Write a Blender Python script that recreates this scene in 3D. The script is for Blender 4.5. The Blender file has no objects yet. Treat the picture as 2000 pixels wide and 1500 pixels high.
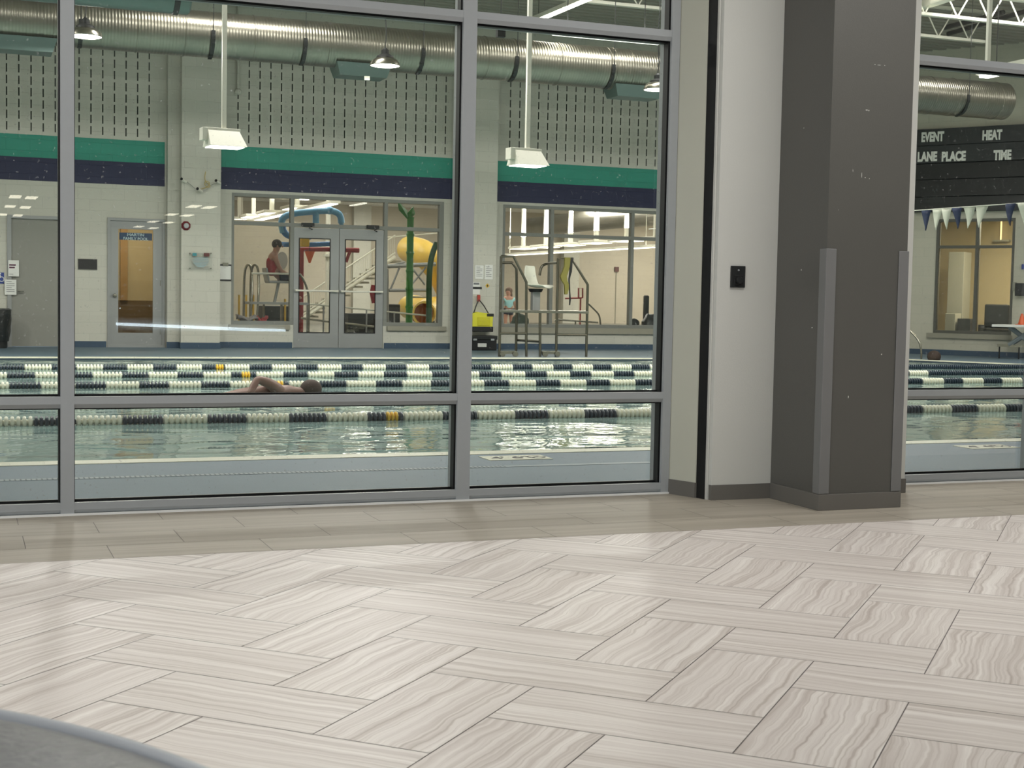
import bpy, bmesh, math, random
from mathutils import Vector, Matrix
random.seed(7)
C = bpy.context.scene.collection
# ------------------------------------------------------------------ camera
CX = Vector((0.0, -6.6192, 1.02063)); FPX = 2769.08
yaw, pitch, roll = 0.37339, 0.0615, -0.01881
cy, sy = math.cos(yaw), math.sin(yaw)
FW = Vector((sy*math.cos(pitch), cy*math.cos(pitch), -math.sin(pitch)))
_r = Vector((cy, -sy, 0)); _d = FW.cross(_r)
c_, s_ = math.cos(roll), math.sin(roll)
RT = c_*_r + s_*_d; DN = -s_*_r + c_*_d
def at(px, py, Y=None, Z=None, X=None, plane=None):
    d = RT*((px-1000)/FPX) + DN*((py-750)/FPX) + FW
    if Y is not None: t = (Y-CX.y)/d.y
    elif Z is not None: t = (Z-CX.z)/d.z
    elif X is not None: t = (X-CX.x)/d.x
    else: t = (plane[0]-CX).dot(plane[1])/d.dot(plane[1])
    return CX + d*t
cd = bpy.data.cameras.new('camera'); cam = bpy.data.objects.new('camera', cd); C.objects.link(cam)
M = Matrix((RT, -DN, -FW)).transposed().to_4x4(); M.translation = CX; cam.matrix_world = M
cd.sensor_width = 36; cd.lens = FPX/2000*36; cd.clip_end = 300; cd.clip_start = .05
cd.dof.use_dof = True; cd.dof.focus_distance = 9.0; cd.dof.aperture_fstop = 14
S = bpy.context.scene; S.camera = cam
vs = S.view_settings; vs.view_transform = 'Standard'; vs.look = 'None'; vs.gamma = 1; vs.exposure = 0.30
vs.use_curve_mapping = False
# ------------------------------------------------------------------ world (daylight outside the lobby's open far side)
w = bpy.data.worlds.new('world'); S.world = w; w.use_nodes = True
w.node_tree.nodes['Background'].inputs[0].default_value = (.80, .90, 1.0, 1)
w.node_tree.nodes['Background'].inputs[1].default_value = 1.0
def area(name, loc, sx, sy_, power, col=(1, 1, 1), rot=(0, 0, 0)):
    l = bpy.data.lights.new(name, 'AREA'); l.shape = 'RECTANGLE'; l.size = sx; l.size_y = sy_
    l.energy = power; l.color = col
    o = bpy.data.objects.new(name, l); C.objects.link(o); o.location = loc; o.rotation_euler = rot
    return o
WARM = (1, .95, .84); COOL = (.86, .94, 1)
# unseen lobby fill lights, added overhead to brighten floor and pier
for x, y, e in ((-3, -2.2, 24), (0.6, -2.4, 34), (4.4, -2.4, 46), (8.0, -1.0, 44), (-4.5, -6, 40), (-4.5, -10, 44), (-4.5, -14, 44), (-2.6, -8, 16)):
    area('lobby_fill', (x, y, 3.37), 2.4, 1.5, e, (1, .985, .96))
# fill lights added near the hall roof, kept above the view
for x in (-2, 4, 10, 16, 22):
    for y, e in ((4.0, 50), (8.8, 200), (12.6, 110)):
        area('hall_fill', (x, y, 6.3), 2.4, .8, e, (1, .97, .92))
for x in (2.8, 8.3, 13.8, 19.3):
    area('hall_up_fill', (x, 11.0, 4.66), 1.8, .12, 26, (1, .955, .86), (math.pi, 0, 0))  # upward fill added to light the roof joists
# family pool room, store room and corridor lamps
for x, y, e in ((7, 25, 110), (13, 25, 150), (7, 33, 110), (14, 33, 190), (20, 28, 240), (20, 38, 360), (27, 44, 420), (14, 44, 260), (27, 34, 320)):
    area('family_room_lamp', (x, y, 4.35), 3.0, 2.0, e, (1, .94, .85))
for x in (-2.6, 14.0): area('pendant_row_light', (x, 12.8, 4.25), .34, .34, 150, (1, .97, .90))  # extra downward fill in the pendant row, no lamp modelled here
area('family_up_fill', (17, 33, 2.95), .3, 10, 1000, (1, .96, .90), (math.pi, 0, 0))  # upward fill added to whiten the family room ceiling
area('family_up_fill', (8.4, 28, 3.4), .3, 9, 240, (1, .96, .90), (math.pi, 0, 0))
area('corridor_lamp', (3.1, 21.6, 2.75), .6, .9, 34, (1, .88, .70))
area('office_lamp', (20.9, 17.3, 3.0), 1.2, 1.2, 190, (1, .88, .68))

# ------------------------------------------------------------------ helpers
def link(name, bm, mat, parent=None, smooth=False, bev=0):
    me = bpy.data.meshes.new(name)
    bmesh.ops.recalc_face_normals(bm, faces=bm.faces[:])
    bm.to_mesh(me); bm.free(); me.materials.append(mat)
    if smooth:
        for p in me.polygons: p.use_smooth = True
    o = bpy.data.objects.new(name, me); C.objects.link(o)
    if smooth:
        me.set_sharp_from_angle(angle=math.radians(38))
    if bev:
        m = o.modifiers.new('bevel', 'BEVEL'); m.width = bev; m.segments = 2; m.limit_method = 'ANGLE'
    if parent is not None:
        o.parent = parent; o.matrix_parent_inverse = Matrix.Translation(-Vector(parent.location)) if parent.type == 'EMPTY' else Matrix()
    return o
def B(): return bmesh.new()
def box(bm, x0, x1, y0, y1, z0, z1, mat4=None):
    v = [bm.verts.new((x, y, z)) for x in (x0, x1) for y in (y0, y1) for z in (z0, z1)]
    for f in ((0, 1, 3, 2), (4, 6, 7, 5), (0, 4, 5, 1), (2, 3, 7, 6), (0, 2, 6, 4), (1, 5, 7, 3)):
        bm.faces.new([v[i] for i in f])
    if mat4 is not None:
        for q in v: q.co = mat4 @ q.co
    return bm
def prism(bm, pts, z0, z1, mat4=None):
    a = [bm.verts.new((p[0], p[1], z0)) for p in pts]; b = [bm.verts.new((p[0], p[1], z1)) for p in pts]
    bm.faces.new(a[::-1]); bm.faces.new(b); n = len(pts)
    for i in range(n): bm.faces.new((a[i], a[(i+1) % n], b[(i+1) % n], b[i]))
    if mat4 is not None:
        for q in a+b: q.co = mat4 @ q.co
    return bm
def tube(bm, pts, r, n=10, cap=True):
    pts = [Vector(p) for p in pts]; rings = []
    up = None
    for i, p in enumerate(pts):
        t = (pts[min(i+1, len(pts)-1)] - pts[max(i-1, 0)]).normalized()
        if up is None: up = Vector((0, 0, 1)) if abs(t.z) < .9 else Vector((1, 0, 0))
        a = t.cross(up).normalized(); b = a.cross(t).normalized(); up = b
        rr = r[i] if isinstance(r, (list, tuple)) else r
        rings.append([bm.verts.new(p + a*math.cos(2*math.pi*k/n)*rr + b*math.sin(2*math.pi*k/n)*rr) for k in range(n)])
    for i in range(len(rings)-1):
        for k in range(n):
            bm.faces.new((rings[i][k], rings[i][(k+1) % n], rings[i+1][(k+1) % n], rings[i+1][k]))
    if cap: bm.faces.new(rings[0][::-1]); bm.faces.new(rings[-1])
    return bm
def curve(pts, n=6):
    """Catmull-Rom through the points"""
    P = [Vector(p) for p in pts]; P = [P[0]*2-P[1]] + P + [P[-1]*2-P[-2]]; out = []
    for i in range(1, len(P)-2):
        for k in range(n):
            t = k/n; a, b, c, d = P[i-1], P[i], P[i+1], P[i+2]
            out.append(.5*((2*b)+(c-a)*t+(2*a-5*b+4*c-d)*t*t+(3*b-a-3*c+d)*t**3))
    return out + [P[-2]]
def lathe(bm, prof, n=24, mat4=None):
    """prof: (radius, height) pairs, spun about local z"""
    rings = []
    for r, z in prof:
        if r < 1e-6: rings.append([bm.verts.new((0, 0, z))])
        else: rings.append([bm.verts.new((r*math.cos(2*math.pi*k/n), r*math.sin(2*math.pi*k/n), z)) for k in range(n)])
    for a, b in zip(rings, rings[1:]):
        for k in range(n):
            if len(a) == 1 and len(b) == 1: continue
            if len(a) == 1: bm.faces.new((a[0], b[(k+1) % n], b[k]))
            elif len(b) == 1: bm.faces.new((a[k], a[(k+1) % n], b[0]))
            else: bm.faces.new((a[k], a[(k+1) % n], b[(k+1) % n], b[k]))
    if mat4 is not None:
        for ring in rings:
            for q in ring: q.co = mat4 @ q.co
    return bm
def ell(bm, c, rx, ry, rz, n=16, rot=None):
    m = Matrix.Translation(c) @ (rot.to_4x4() if rot else Matrix()) @ Matrix.Diagonal((rx, ry, rz, 1))
    bmesh.ops.create_uvsphere(bm, u_segments=n, v_segments=max(6, n*2//3), radius=1, matrix=m); return bm
def grid_wall(bm, x0, x1, z0, z1, y0, y1, holes, mat4=None):
    xs = sorted({x0, x1, *[h[0] for h in holes], *[h[1] for h in holes]}); zs = sorted({z0, z1, *[h[2] for h in holes], *[h[3] for h in holes]})
    for a, b in zip(xs, xs[1:]):
        for c, d in zip(zs, zs[1:]):
            mx, mz = (a+b)/2, (c+d)/2
            if any(h[0] < mx < h[1] and h[2] < mz < h[3] for h in holes): continue
            box(bm, a, b, y0, y1, c, d, mat4)
    return bm
def thing(name, label, cat, loc=(0, 0, 0), group=None):
    o = bpy.data.objects.new(name, None); C.objects.link(o); o.location = loc; o.empty_display_size = .1
    o['label'] = label; o['category'] = cat
    if group: o['group'] = group
    return o
def tag(o, label, cat, group=None, kind=None):
    o['label'] = label; o['category'] = cat
    if group: o['group'] = group
    if kind: o['kind'] = kind
    return o
def struct(o, label=None):
    o['kind'] = 'structure'
    if label: o['label'] = label
    return o
def sroot(name, loc=(0, 0, 0)):
    o = bpy.data.objects.new(name, None); C.objects.link(o); o.location = loc; o['kind'] = 'structure'; return o
def text(name, s, size, origin, xdir, updir, mat, parent=None, depth=.003, fat=0.0, align='LEFT', sx=1.0):
    cu = bpy.data.curves.new('t', 'FONT'); cu.body = s; cu.size = size; cu.extrude = depth; cu.offset = fat; cu.align_x = align
    o = bpy.data.objects.new('t', cu); C.objects.link(o)
    bpy.context.view_layer.update()
    me = bpy.data.meshes.new_from_object(o.evaluated_get(bpy.context.evaluated_depsgraph_get()))
    bpy.data.objects.remove(o); me.name = name
    x = Vector(xdir).normalized(); u = Vector(updir).normalized(); z = x.cross(u)
    m = Matrix((x*sx, u, z)).transposed().to_4x4(); m.translation = Vector(origin); me.transform(m)
    me.materials.clear(); me.materials.append(mat)
    t = bpy.data.objects.new(name, me); C.objects.link(t)
    if parent is not None:
        t.parent = parent; t.matrix_parent_inverse = Matrix.Translation(-Vector(parent.location)) if parent.type == 'EMPTY' else Matrix()
    return t
# ------------------------------------------------------------------ materials
def lin(c):
    return tuple(((v/255)/12.92 if v/255 <= .04045 else ((v/255+.055)/1.055)**2.4) for v in c) + (1,)
def nm(name):
    m = bpy.data.materials.new(name); m.use_nodes = True; nt = m.node_tree
    return m, nt, nt.nodes['Principled BSDF']
def mat(name, rgb, rough=.6, metal=0, var=.06, nscale=6, bump=0, spec=.5, emit=0, emitc=None, bscale=None):
    m, nt, p = nm(name); N, L = nt.nodes, nt.links
    p.inputs['Roughness'].default_value = rough; p.inputs['Metallic'].default_value = metal
    p.inputs['Specular IOR Level'].default_value = spec
    tc = N.new('ShaderNodeTexCoord'); no = N.new('ShaderNodeTexNoise'); no.inputs['Scale'].default_value = nscale
    no.inputs['Detail'].default_value = 4
    L.new(tc.outputs['Object'], no.inputs['Vector'])
    mx = N.new('ShaderNodeMixRGB'); c = lin(rgb)
    mx.inputs[1].default_value = tuple(v*(1-var) for v in c[:3])+(1,); mx.inputs[2].default_value = tuple(min(1, v*(1+var)) for v in c[:3])+(1,)
    L.new(no.outputs['Fac'], mx.inputs[0]); L.new(mx.outputs[0], p.inputs['Base Color'])
    if bump:
        n2 = N.new('ShaderNodeTexNoise'); n2.inputs['Scale'].default_value = bscale or nscale*8; L.new(tc.outputs['Object'], n2.inputs['Vector'])
        b = N.new('ShaderNodeBump'); b.inputs['Strength'].default_value = bump; b.inputs['Distance'].default_value = .01
        L.new(n2.outputs['Fac'], b.inputs['Height']); L.new(b.outputs[0], p.inputs['Normal'])
    if emit:
        p.inputs['Emission Color'].default_value = lin(emitc or rgb); p.inputs['Emission Strength'].default_value = emit
    return m
def block_mat(name, rgb, axis='X', rough=.55):
    """painted concrete block: 0.406 x 0.203 m, faint joints"""
    m, nt, p = nm(name); N, L = nt.nodes, nt.links
    tc = N.new('ShaderNodeTexCoord'); sp = N.new('ShaderNodeSeparateXYZ'); cb = N.new('ShaderNodeCombineXYZ')
    L.new(tc.outputs['Object'], sp.inputs[0]); L.new(sp.outputs[axis], cb.inputs[0]); L.new(sp.outputs['Z'], cb.inputs[1])
    br = N.new('ShaderNodeTexBrick'); L.new(cb.outputs[0], br.inputs['Vector'])
    br.inputs['Scale'].default_value = 1; br.inputs['Brick Width'].default_value = .406; br.inputs['Row Height'].default_value = .203
    br.inputs['Mortar Size'].default_value = .004; br.inputs['Mortar Smooth'].default_value = .4
    c = lin(rgb)
    br.inputs['Color1'].default_value = c; br.inputs['Color2'].default_value = tuple(v*.965 for v in c[:3])+(1,)
    br.inputs['Mortar'].default_value = tuple(v*.86 for v in c[:3])+(1,)
    L.new(br.outputs['Color'], p.inputs['Base Color'])
    b = N.new('ShaderNodeBump'); b.invert = True; b.inputs['Strength'].default_value = .5; b.inputs['Distance'].default_value = .004
    L.new(br.outputs['Fac'], b.inputs['Height']); L.new(b.outputs[0], p.inputs['Normal'])
    p.inputs['Roughness'].default_value = rough; return m
def emis(name, rgb, s):
    return mat(name, rgb, emit=s, var=0)
def glass_mat(name, tint=(1, 1, 1), rough=0.0, dirt=0.0):
    m = bpy.data.materials.new(name); m.use_nodes = True; nt = m.node_tree; N, L = nt.nodes, nt.links
    for n in list(N): N.remove(n)
    out = N.new('ShaderNodeOutputMaterial'); tr = N.new('ShaderNodeBsdfTransparent'); gl = N.new('ShaderNodeBsdfGlossy')
    fr = N.new('ShaderNodeFresnel'); fr.inputs[0].default_value = 1.45; mx = N.new('ShaderNodeMixShader')
    tr.inputs[0].default_value = tint+(1,); gl.inputs['Roughness'].default_value = rough
    L.new(fr.outputs[0], mx.inputs[0]); L.new(tr.outputs[0], mx.inputs[1]); L.new(gl.outputs[0], mx.inputs[2])
    last = mx
    if dirt:
        tc = N.new('ShaderNodeTexCoord'); no = N.new('ShaderNodeTexNoise'); no.inputs['Scale'].default_value = 75; no.inputs['Detail'].default_value = 2
        L.new(tc.outputs['Object'], no.inputs['Vector'])
        rp = N.new('ShaderNodeMapRange'); rp.inputs[1].default_value = .67; rp.inputs[2].default_value = .74; rp.inputs[3].default_value = 0.0; rp.inputs[4].default_value = dirt
        L.new(no.outputs['Fac'], rp.inputs[0])
        df = N.new('ShaderNodeBsdfDiffuse'); df.inputs[0].default_value = (.8, .8, .78, 1)
        m2 = N.new('ShaderNodeMixShader'); L.new(rp.outputs[0], m2.inputs[0]); L.new(mx.outputs[0], m2.inputs[1]); L.new(df.outputs[0], m2.inputs[2]); last = m2
    L.new(last.outputs[0], out.inputs[0]); return m
M_glass = glass_mat('storefront_glass', (.95, .958, .948), dirt=.22)
M_glass2 = glass_mat('inner_glass', (.95, .96, .95))
M_alu = mat('anodised_aluminium', (172, 176, 178), .42, .08, .03, 30)
M_alu2 = mat('grey_door_aluminium', (150, 152, 151), .45, .3, .04)
M_steel = mat('stainless_steel', (150, 147, 136), .25, .95, .08)
M_gask = mat('black_gasket', (12, 13, 14), .5, 0, .1)
M_white = mat('white_paint', (216, 216, 209), .55, 0, .02, 2, .05, bscale=160)
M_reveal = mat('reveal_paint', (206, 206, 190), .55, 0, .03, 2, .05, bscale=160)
M_base = mat('grey_rubber_base', (112, 109, 103), .5, 0, .04)
M_col = mat('charcoal_paint', (93, 92, 87), .42, 0, .04, 3, .06, bscale=180)
M_guard = mat('grey_vinyl_guard', (122, 122, 121), .45, 0, .03)
M_chip = mat('bare_plaster', (225, 224, 216), .8)
M_sillglint = mat('white_sill_glint', (242, 243, 240), .6)
M_block = block_mat('cream_block', (198, 197, 185)); M_blockY = block_mat('cream_block_side', (198, 197, 185), 'Y')
M_pier = block_mat('pale_block', (206, 212, 208)); M_pierY = block_mat('pale_block_side', (206, 212, 208), 'Y')
M_teal = block_mat('teal_paint', (42, 142, 122)); M_navy = block_mat('navy_paint', (33, 38, 72))
M_slot = mat('dark_slot', (52, 56, 52), .9)
M_deck = mat('blue_grey_epoxy', (96, 116, 130), .6, 0, .05, 5, .15, bscale=140)
M_cove = mat('blue_cove_base', (58, 78, 98), .5, 0, .14, 30)
M_coping = mat('cream_coping', (212, 212, 192), .5, 0, .04, 10)
M_basin = mat('pool_plaster', (165, 196, 192), .7, 0, .04, 2)
M_mark = mat('black_paint', (30, 32, 34), .6)
M_ceil = mat('roof_deck', (150, 148, 136), .7, 0, .05, 3)
M_joist = mat('white_steel', (214, 214, 200), .5, 0, .03)
M_lobceil = mat('lobby_ceiling', (225, 225, 220), .8)
M_glow = emis('lamp_diffuser', (255, 252, 240), 7.0)
M_glow2 = emis('strip_lamp', (255, 250, 236), 14.0)
M_wfix = mat('white_fixture', (222, 220, 206), .45, 0, .02)
M_dark = mat('dark_metal', (44, 46, 46), .5, .3)
M_cream = mat('cream_plastic', (214, 214, 196), .42, 0, .03)
M_nfloat = mat('navy_plastic', (36, 50, 62), .38, 0, .06)
M_yel = mat('yellow_plastic', (214, 172, 40), .45, 0, .05)
M_paper = mat('white_paper', (226, 227, 222), .7, 0, .02)
M_ink = mat('grey_ink', (120, 122, 124), .8)
M_red = mat('red_paint', (150, 34, 40), .45)
M_black = mat('black_plastic', (24, 25, 26), .5, 0, .1)
M_bag = mat('black_bin_bag', (34, 38, 38), .3, 0, .25, 14, .8, bscale=18)
M_skin = mat('skin', (170, 126, 106), .6, 0, .04); M_skin2 = mat('tanned_skin', (112, 84, 74), .5, 0, .06)
M_hair = mat('dark_hair', (58, 46, 40), .8, 0, .2, 40)
M_redcl = mat('red_cloth', (160, 40, 48), .85); M_navycl = mat('navy_cloth', (36, 40, 56), .9); M_bluecl = mat('light_blue_cloth', (146, 196, 202), .85)
M_blue = mat('blue_pipe', (58, 118, 178), .4); M_lblue = mat('light_blue_pipe', (104, 166, 208), .4)
M_green = mat('green_fibreglass', (48, 130, 44), .35, 0, .12, 8); M_dgreen = mat('dark_green_fibreglass', (38, 84, 48), .35, 0, .1, 8)
M_slide = mat('yellow_fibreglass', (226, 190, 84), .35, 0, .06); M_orange = mat('orange_plastic', (222, 98, 48), .45)
M_fwall = block_mat('beige_block', (188, 180, 163)); M_ffloor = mat('family_floor', (120, 118, 108), .5)
M_tan = mat('tan_wall', (174, 160, 124), .7, 0, .08); M_tan2 = mat('dark_tan_wainscot', (96, 78, 48), .7)
M_kraft = mat('frosted_tan_film', (176, 146, 98), .35, 0, .14, 3)
M_sb = mat('scoreboard_face', (46, 49, 50), .45, 0, .05); M_sbd = mat('scoreboard_black', (24, 26, 27), .4, 0, .05)
M_sill = mat('concrete_sill', (150, 147, 132), .7, 0, .06, 12)
M_bsign = mat('blue_sign', (38, 66, 96), .5); M_gold = mat('gold_bag', (214, 210, 60), .7)
M_olive = mat('olive_foam', (122, 116, 56), .8)

# ribbed galvanised duct: fine rings along X, teal paint glimmering from below is real reflection
def duct_mat():
    m, nt, p = nm('spiral_duct_metal'); N, L = nt.nodes, nt.links
    p.inputs['Metallic'].default_value = .9; p.inputs['Roughness'].default_value = .30
    tc = N.new('ShaderNodeTexCoord'); sp = N.new('ShaderNodeSeparateXYZ'); L.new(tc.outputs['Object'], sp.inputs[0])
    no = N.new('ShaderNodeTexNoise'); no.inputs['Scale'].default_value = 2.0; L.new(tc.outputs['Object'], no.inputs['Vector'])
    mx = N.new('ShaderNodeMixRGB'); mx.inputs[1].default_value = lin((128, 127, 118)); mx.inputs[2].default_value = lin((160, 155, 142)); L.new(no.outputs['Fac'], mx.inputs[0])
    L.new(mx.outputs[0], p.inputs['Base Color'])
    a = N.new('ShaderNodeMath'); a.operation = 'MULTIPLY'; a.inputs[1].default_value = 2*math.pi/.044; L.new(sp.outputs['X'], a.inputs[0])
    s = N.new('ShaderNodeMath'); s.operation = 'SINE'; L.new(a.outputs[0], s.inputs[0])
    b = N.new('ShaderNodeBump'); b.inputs['Strength'].default_value = .32; b.inputs['Distance'].default_value = .004
    L.new(s.outputs[0], b.inputs['Height']); L.new(b.outputs[0], p.inputs['Normal']); return m
M_duct = duct_mat()
M_duct2 = mat('teal_reflection_duct', (104, 122, 118), .4, .6, .06)  # teal reflection put into the base colour
def water_mat():
    m = bpy.data.materials.new('pool_water'); m.use_nodes = True; nt = m.node_tree; N, L = nt.nodes, nt.links
    for n in list(N): N.remove(n)
    out = N.new('ShaderNodeOutputMaterial'); tr = N.new('ShaderNodeBsdfTransparent'); gl = N.new('ShaderNodeBsdfGlossy')
    df = N.new('ShaderNodeBsdfDiffuse'); df.inputs[0].default_value = lin((158, 182, 178))
    m1 = N.new('ShaderNodeMixShader'); m1.inputs[0].default_value = .55
    tr.inputs[0].default_value = (.52, .66, .65, 1); gl.inputs['Roughness'].default_value = .03; gl.inputs[0].default_value = (.95, .98, .96, 1)
    fr = N.new('ShaderNodeFresnel'); fr.inputs[0].default_value = 1.33
    tc = N.new('ShaderNodeTexCoord'); mp = N.new('ShaderNodeMapping'); mp.inputs['Scale'].default_value = (.75, 1.1, 1)
    L.new(tc.outputs['Object'], mp.inputs[0])
    n1 = N.new('ShaderNodeTexNoise'); n1.inputs['Scale'].default_value = 1.4; n1.inputs['Detail'].default_value = 2.5; n1.inputs['Distortion'].default_value = .8
    n2 = N.new('ShaderNodeTexNoise'); n2.inputs['Scale'].default_value = 7.0; n2.inputs['Detail'].default_value = 2
    L.new(mp.outputs[0], n1.inputs[0]); L.new(mp.outputs[0], n2.inputs[0])
    ad = N.new('ShaderNodeMath'); ad.operation = 'MULTIPLY_ADD'; ad.inputs[1].default_value = .10
    L.new(n2.outputs['Fac'], ad.inputs[0]); L.new(n1.outputs['Fac'], ad.inputs[2])
    b = N.new('ShaderNodeBump'); b.inputs['Strength'].default_value = 1.0; b.inputs['Distance'].default_value = .030
    L.new(ad.outputs[0], b.inputs['Height'])
    for k in (gl, fr): L.new(b.outputs[0], k.inputs['Normal'])
    mx = N.new('ShaderNodeMixShader')
    L.new(fr.outputs[0], mx.inputs[0]); L.new(tr.outputs[0], m1.inputs[1]); L.new(df.outputs[0], m1.inputs[2]); L.new(m1.outputs[0], mx.inputs[1]); L.new(gl.outputs[0], mx.inputs[2])
    L.new(mx.outputs[0], out.inputs[0]); return m
M_water = water_mat()
def vein_mat(name, base, dark, light, sc=1.0, rough=.45, amt=1.0, bend=.03):
    """striated stone-look tile; UV in metres, u along the tile, per-tile offset"""
    m, nt, p = nm(name); N, L = nt.nodes, nt.links
    uv = N.new('ShaderNodeUVMap'); uv.uv_map = 'UVMap'
    sp = N.new('ShaderNodeSeparateXYZ'); L.new(uv.outputs[0], sp.inputs[0])
    wob = N.new('ShaderNodeTexNoise'); wob.inputs['Scale'].default_value = 3.2; wob.inputs['Detail'].default_value = 3.5; L.new(uv.outputs[0], wob.inputs[0])
    y = N.new('ShaderNodeMath'); y.operation = 'MULTIPLY_ADD'; y.inputs[1].default_value = bend*2; L.new(wob.outputs['Fac'], y.inputs[0]); L.new(sp.outputs['Y'], y.inputs[2])
    def layer(fx, fy, det):
        cb = N.new('ShaderNodeCombineXYZ'); a = N.new('ShaderNodeMath'); a.operation = 'MULTIPLY'; a.inputs[1].default_value = fx; L.new(sp.outputs['X'], a.inputs[0])
        b_ = N.new('ShaderNodeMath'); b_.operation = 'MULTIPLY'; b_.inputs[1].default_value = fy; L.new(y.outputs[0], b_.inputs[0])
        L.new(a.outputs[0], cb.inputs[0]); L.new(b_.outputs[0], cb.inputs[1])
        n = N.new('ShaderNodeTexNoise'); n.inputs['Scale'].default_value = 1; n.inputs['Detail'].default_value = det; n.inputs['Roughness'].default_value = .62; L.new(cb.outputs[0], n.inputs[0]); return n
    n1 = layer(.5*sc, 26*sc, 4); n2 = layer(.4*sc, 70*sc, 3)
    r1 = N.new('ShaderNodeValToRGB'); r1.color_ramp.elements[0].position = .36; r1.color_ramp.elements[1].position = .66
    r1.color_ramp.elements[0].color = lin(dark); r1.color_ramp.elements[1].color = lin(light)
    e = r1.color_ramp.elements.new(.50); e.color = lin(base)
    L.new(n1.outputs['Fac'], r1.inputs[0])
    r2 = N.new('ShaderNodeValToRGB'); r2.color_ramp.elements[0].position = .34; r2.color_ramp.elements[1].position = .50
    r2.color_ramp.elements[0].color = (.72, .69, .66, 1); r2.color_ramp.elements[1].color = (1, 1, 1, 1); L.new(n2.outputs['Fac'], r2.inputs[0])
    mu = N.new('ShaderNodeMixRGB'); mu.blend_type = 'MULTIPLY'; mu.inputs[0].default_value = .75*amt; L.new(r1.outputs[0], mu.inputs[1]); L.new(r2.outputs[0], mu.inputs[2])
    L.new(mu.outputs[0], p.inputs['Base Color']); p.inputs['Roughness'].default_value = rough; p.inputs['Specular IOR Level'].default_value = .4
    return m
M_tileH = vein_mat('pale_striated_tile', (217, 209, 203), (200, 191, 184), (231, 225, 219), 1.3)
M_tileV = vein_mat('wavy_striated_tile', (217, 209, 203), (199, 189, 182), (233, 227, 221), 1.25, .45, 1.15, .045)
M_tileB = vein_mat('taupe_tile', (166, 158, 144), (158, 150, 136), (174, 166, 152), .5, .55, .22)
M_grout = mat('grey_grout', (122, 116, 112), .8)

# ------------------------------------------------------------------ LOBBY FLOOR
def clip(poly, c, v, keep_less):
    out = []
    for i, a in enumerate(poly):
        b = poly[(i+1) % len(poly)]; ia = (a[c] < v) == keep_less; ib = (b[c] < v) == keep_less
        if ia: out.append(a)
        if ia != ib:
            t = (v-a[c])/(b[c]-a[c]); out.append((a[0]+(b[0]-a[0])*t, a[1]+(b[1]-a[1])*t))
    return out
def tile_mesh(name, polys, mat_, parent):
    bm = B(); uvl = bm.loops.layers.uv.new('UVMap')
    for poly, o, u, off in polys:
        if len(poly) < 3: continue
        vs_ = [bm.verts.new((p[0], p[1], 0)) for p in poly]
        f = bm.faces.new(vs_)
        v = (-u[1], u[0])
        for lp in f.loops:
            d = (lp.vert.co.x-o[0], lp.vert.co.y-o[1])
            lp[uvl].uv = (d[0]*u[0]+d[1]*u[1]+off[0], d[0]*v[0]+d[1]*v[1]+off[1])
    for f in bm.faces:
        if f.normal.z < 0 or f.calc_center_median() is None: pass
    bm.normal_update()
    for f in bm.faces:
        if f.normal.z < 0: f.normal_flip()
    me = bpy.data.meshes.new(name); bm.to_mesh(me); bm.free(); me.materials.append(mat_)
    ob = bpy.data.objects.new(name, me); C.objects.link(ob); ob.parent = parent; return ob
floor = struct(link('floor', box(B(), -14, 26, -50, .02, -.2, -.0015), M_grout))
S_ = .305; gx, gy, ph = .3277, -3.02091, -.7796
ux, uy = (math.cos(ph), math.sin(ph)), (-math.sin(ph), math.cos(ph)); g = .0032
SY = -1.105
polys, polysV = [], []
for i in range(-24, 36):
    for j in range(-30, 30):
        k = (i+j) % 4
        if k == 0: w_, h_, ax = 2, 1, ux
        elif k == 2: w_, h_, ax = 1, 2, uy
        else: continue
        cs = [(i*S_+g/2, j*S_+g/2), ((i+w_)*S_-g/2, j*S_+g/2), ((i+w_)*S_-g/2, (j+h_)*S_-g/2), (i*S_+g/2, (j+h_)*S_-g/2)]
        pl = [(gx+a*ux[0]+b*uy[0], gy+a*ux[1]+b*uy[1]) for a, b in cs]
        if max(p[1] for p in pl) < -8 or min(p[0] for p in pl) > 9 or max(p[0] for p in pl) < -4: continue
        pl = clip(pl, 1, SY-.002, True)
        off = (random.uniform(0, 90), random.uniform(0, 90))
        (polys if k == 0 else polysV).append((pl, pl[0] if pl else (0, 0), ax, off))
tile_mesh('herringbone_tiles', polys, M_tileH, floor); tile_mesh('herringbone_cross_tiles', polysV, M_tileV, floor)
polys = []
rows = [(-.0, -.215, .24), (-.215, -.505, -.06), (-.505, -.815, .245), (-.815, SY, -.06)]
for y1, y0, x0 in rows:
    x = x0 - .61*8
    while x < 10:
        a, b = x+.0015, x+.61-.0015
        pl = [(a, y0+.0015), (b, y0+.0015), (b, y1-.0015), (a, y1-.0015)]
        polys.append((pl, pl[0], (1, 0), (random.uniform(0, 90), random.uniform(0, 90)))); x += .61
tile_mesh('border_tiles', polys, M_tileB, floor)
struct(link('wall_lobby_right', box(B(), 25.8, 26, -50, -.02, 0, 3.4), M_white)); struct(link('wall_lobby_rear', box(B(), -7, 26, -50.2, -50, 0, 3.4), M_white))
struct(link('ceiling', box(B(), -7, 26, -50, -.02, 3.4, 3.6), M_lobceil))

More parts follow.
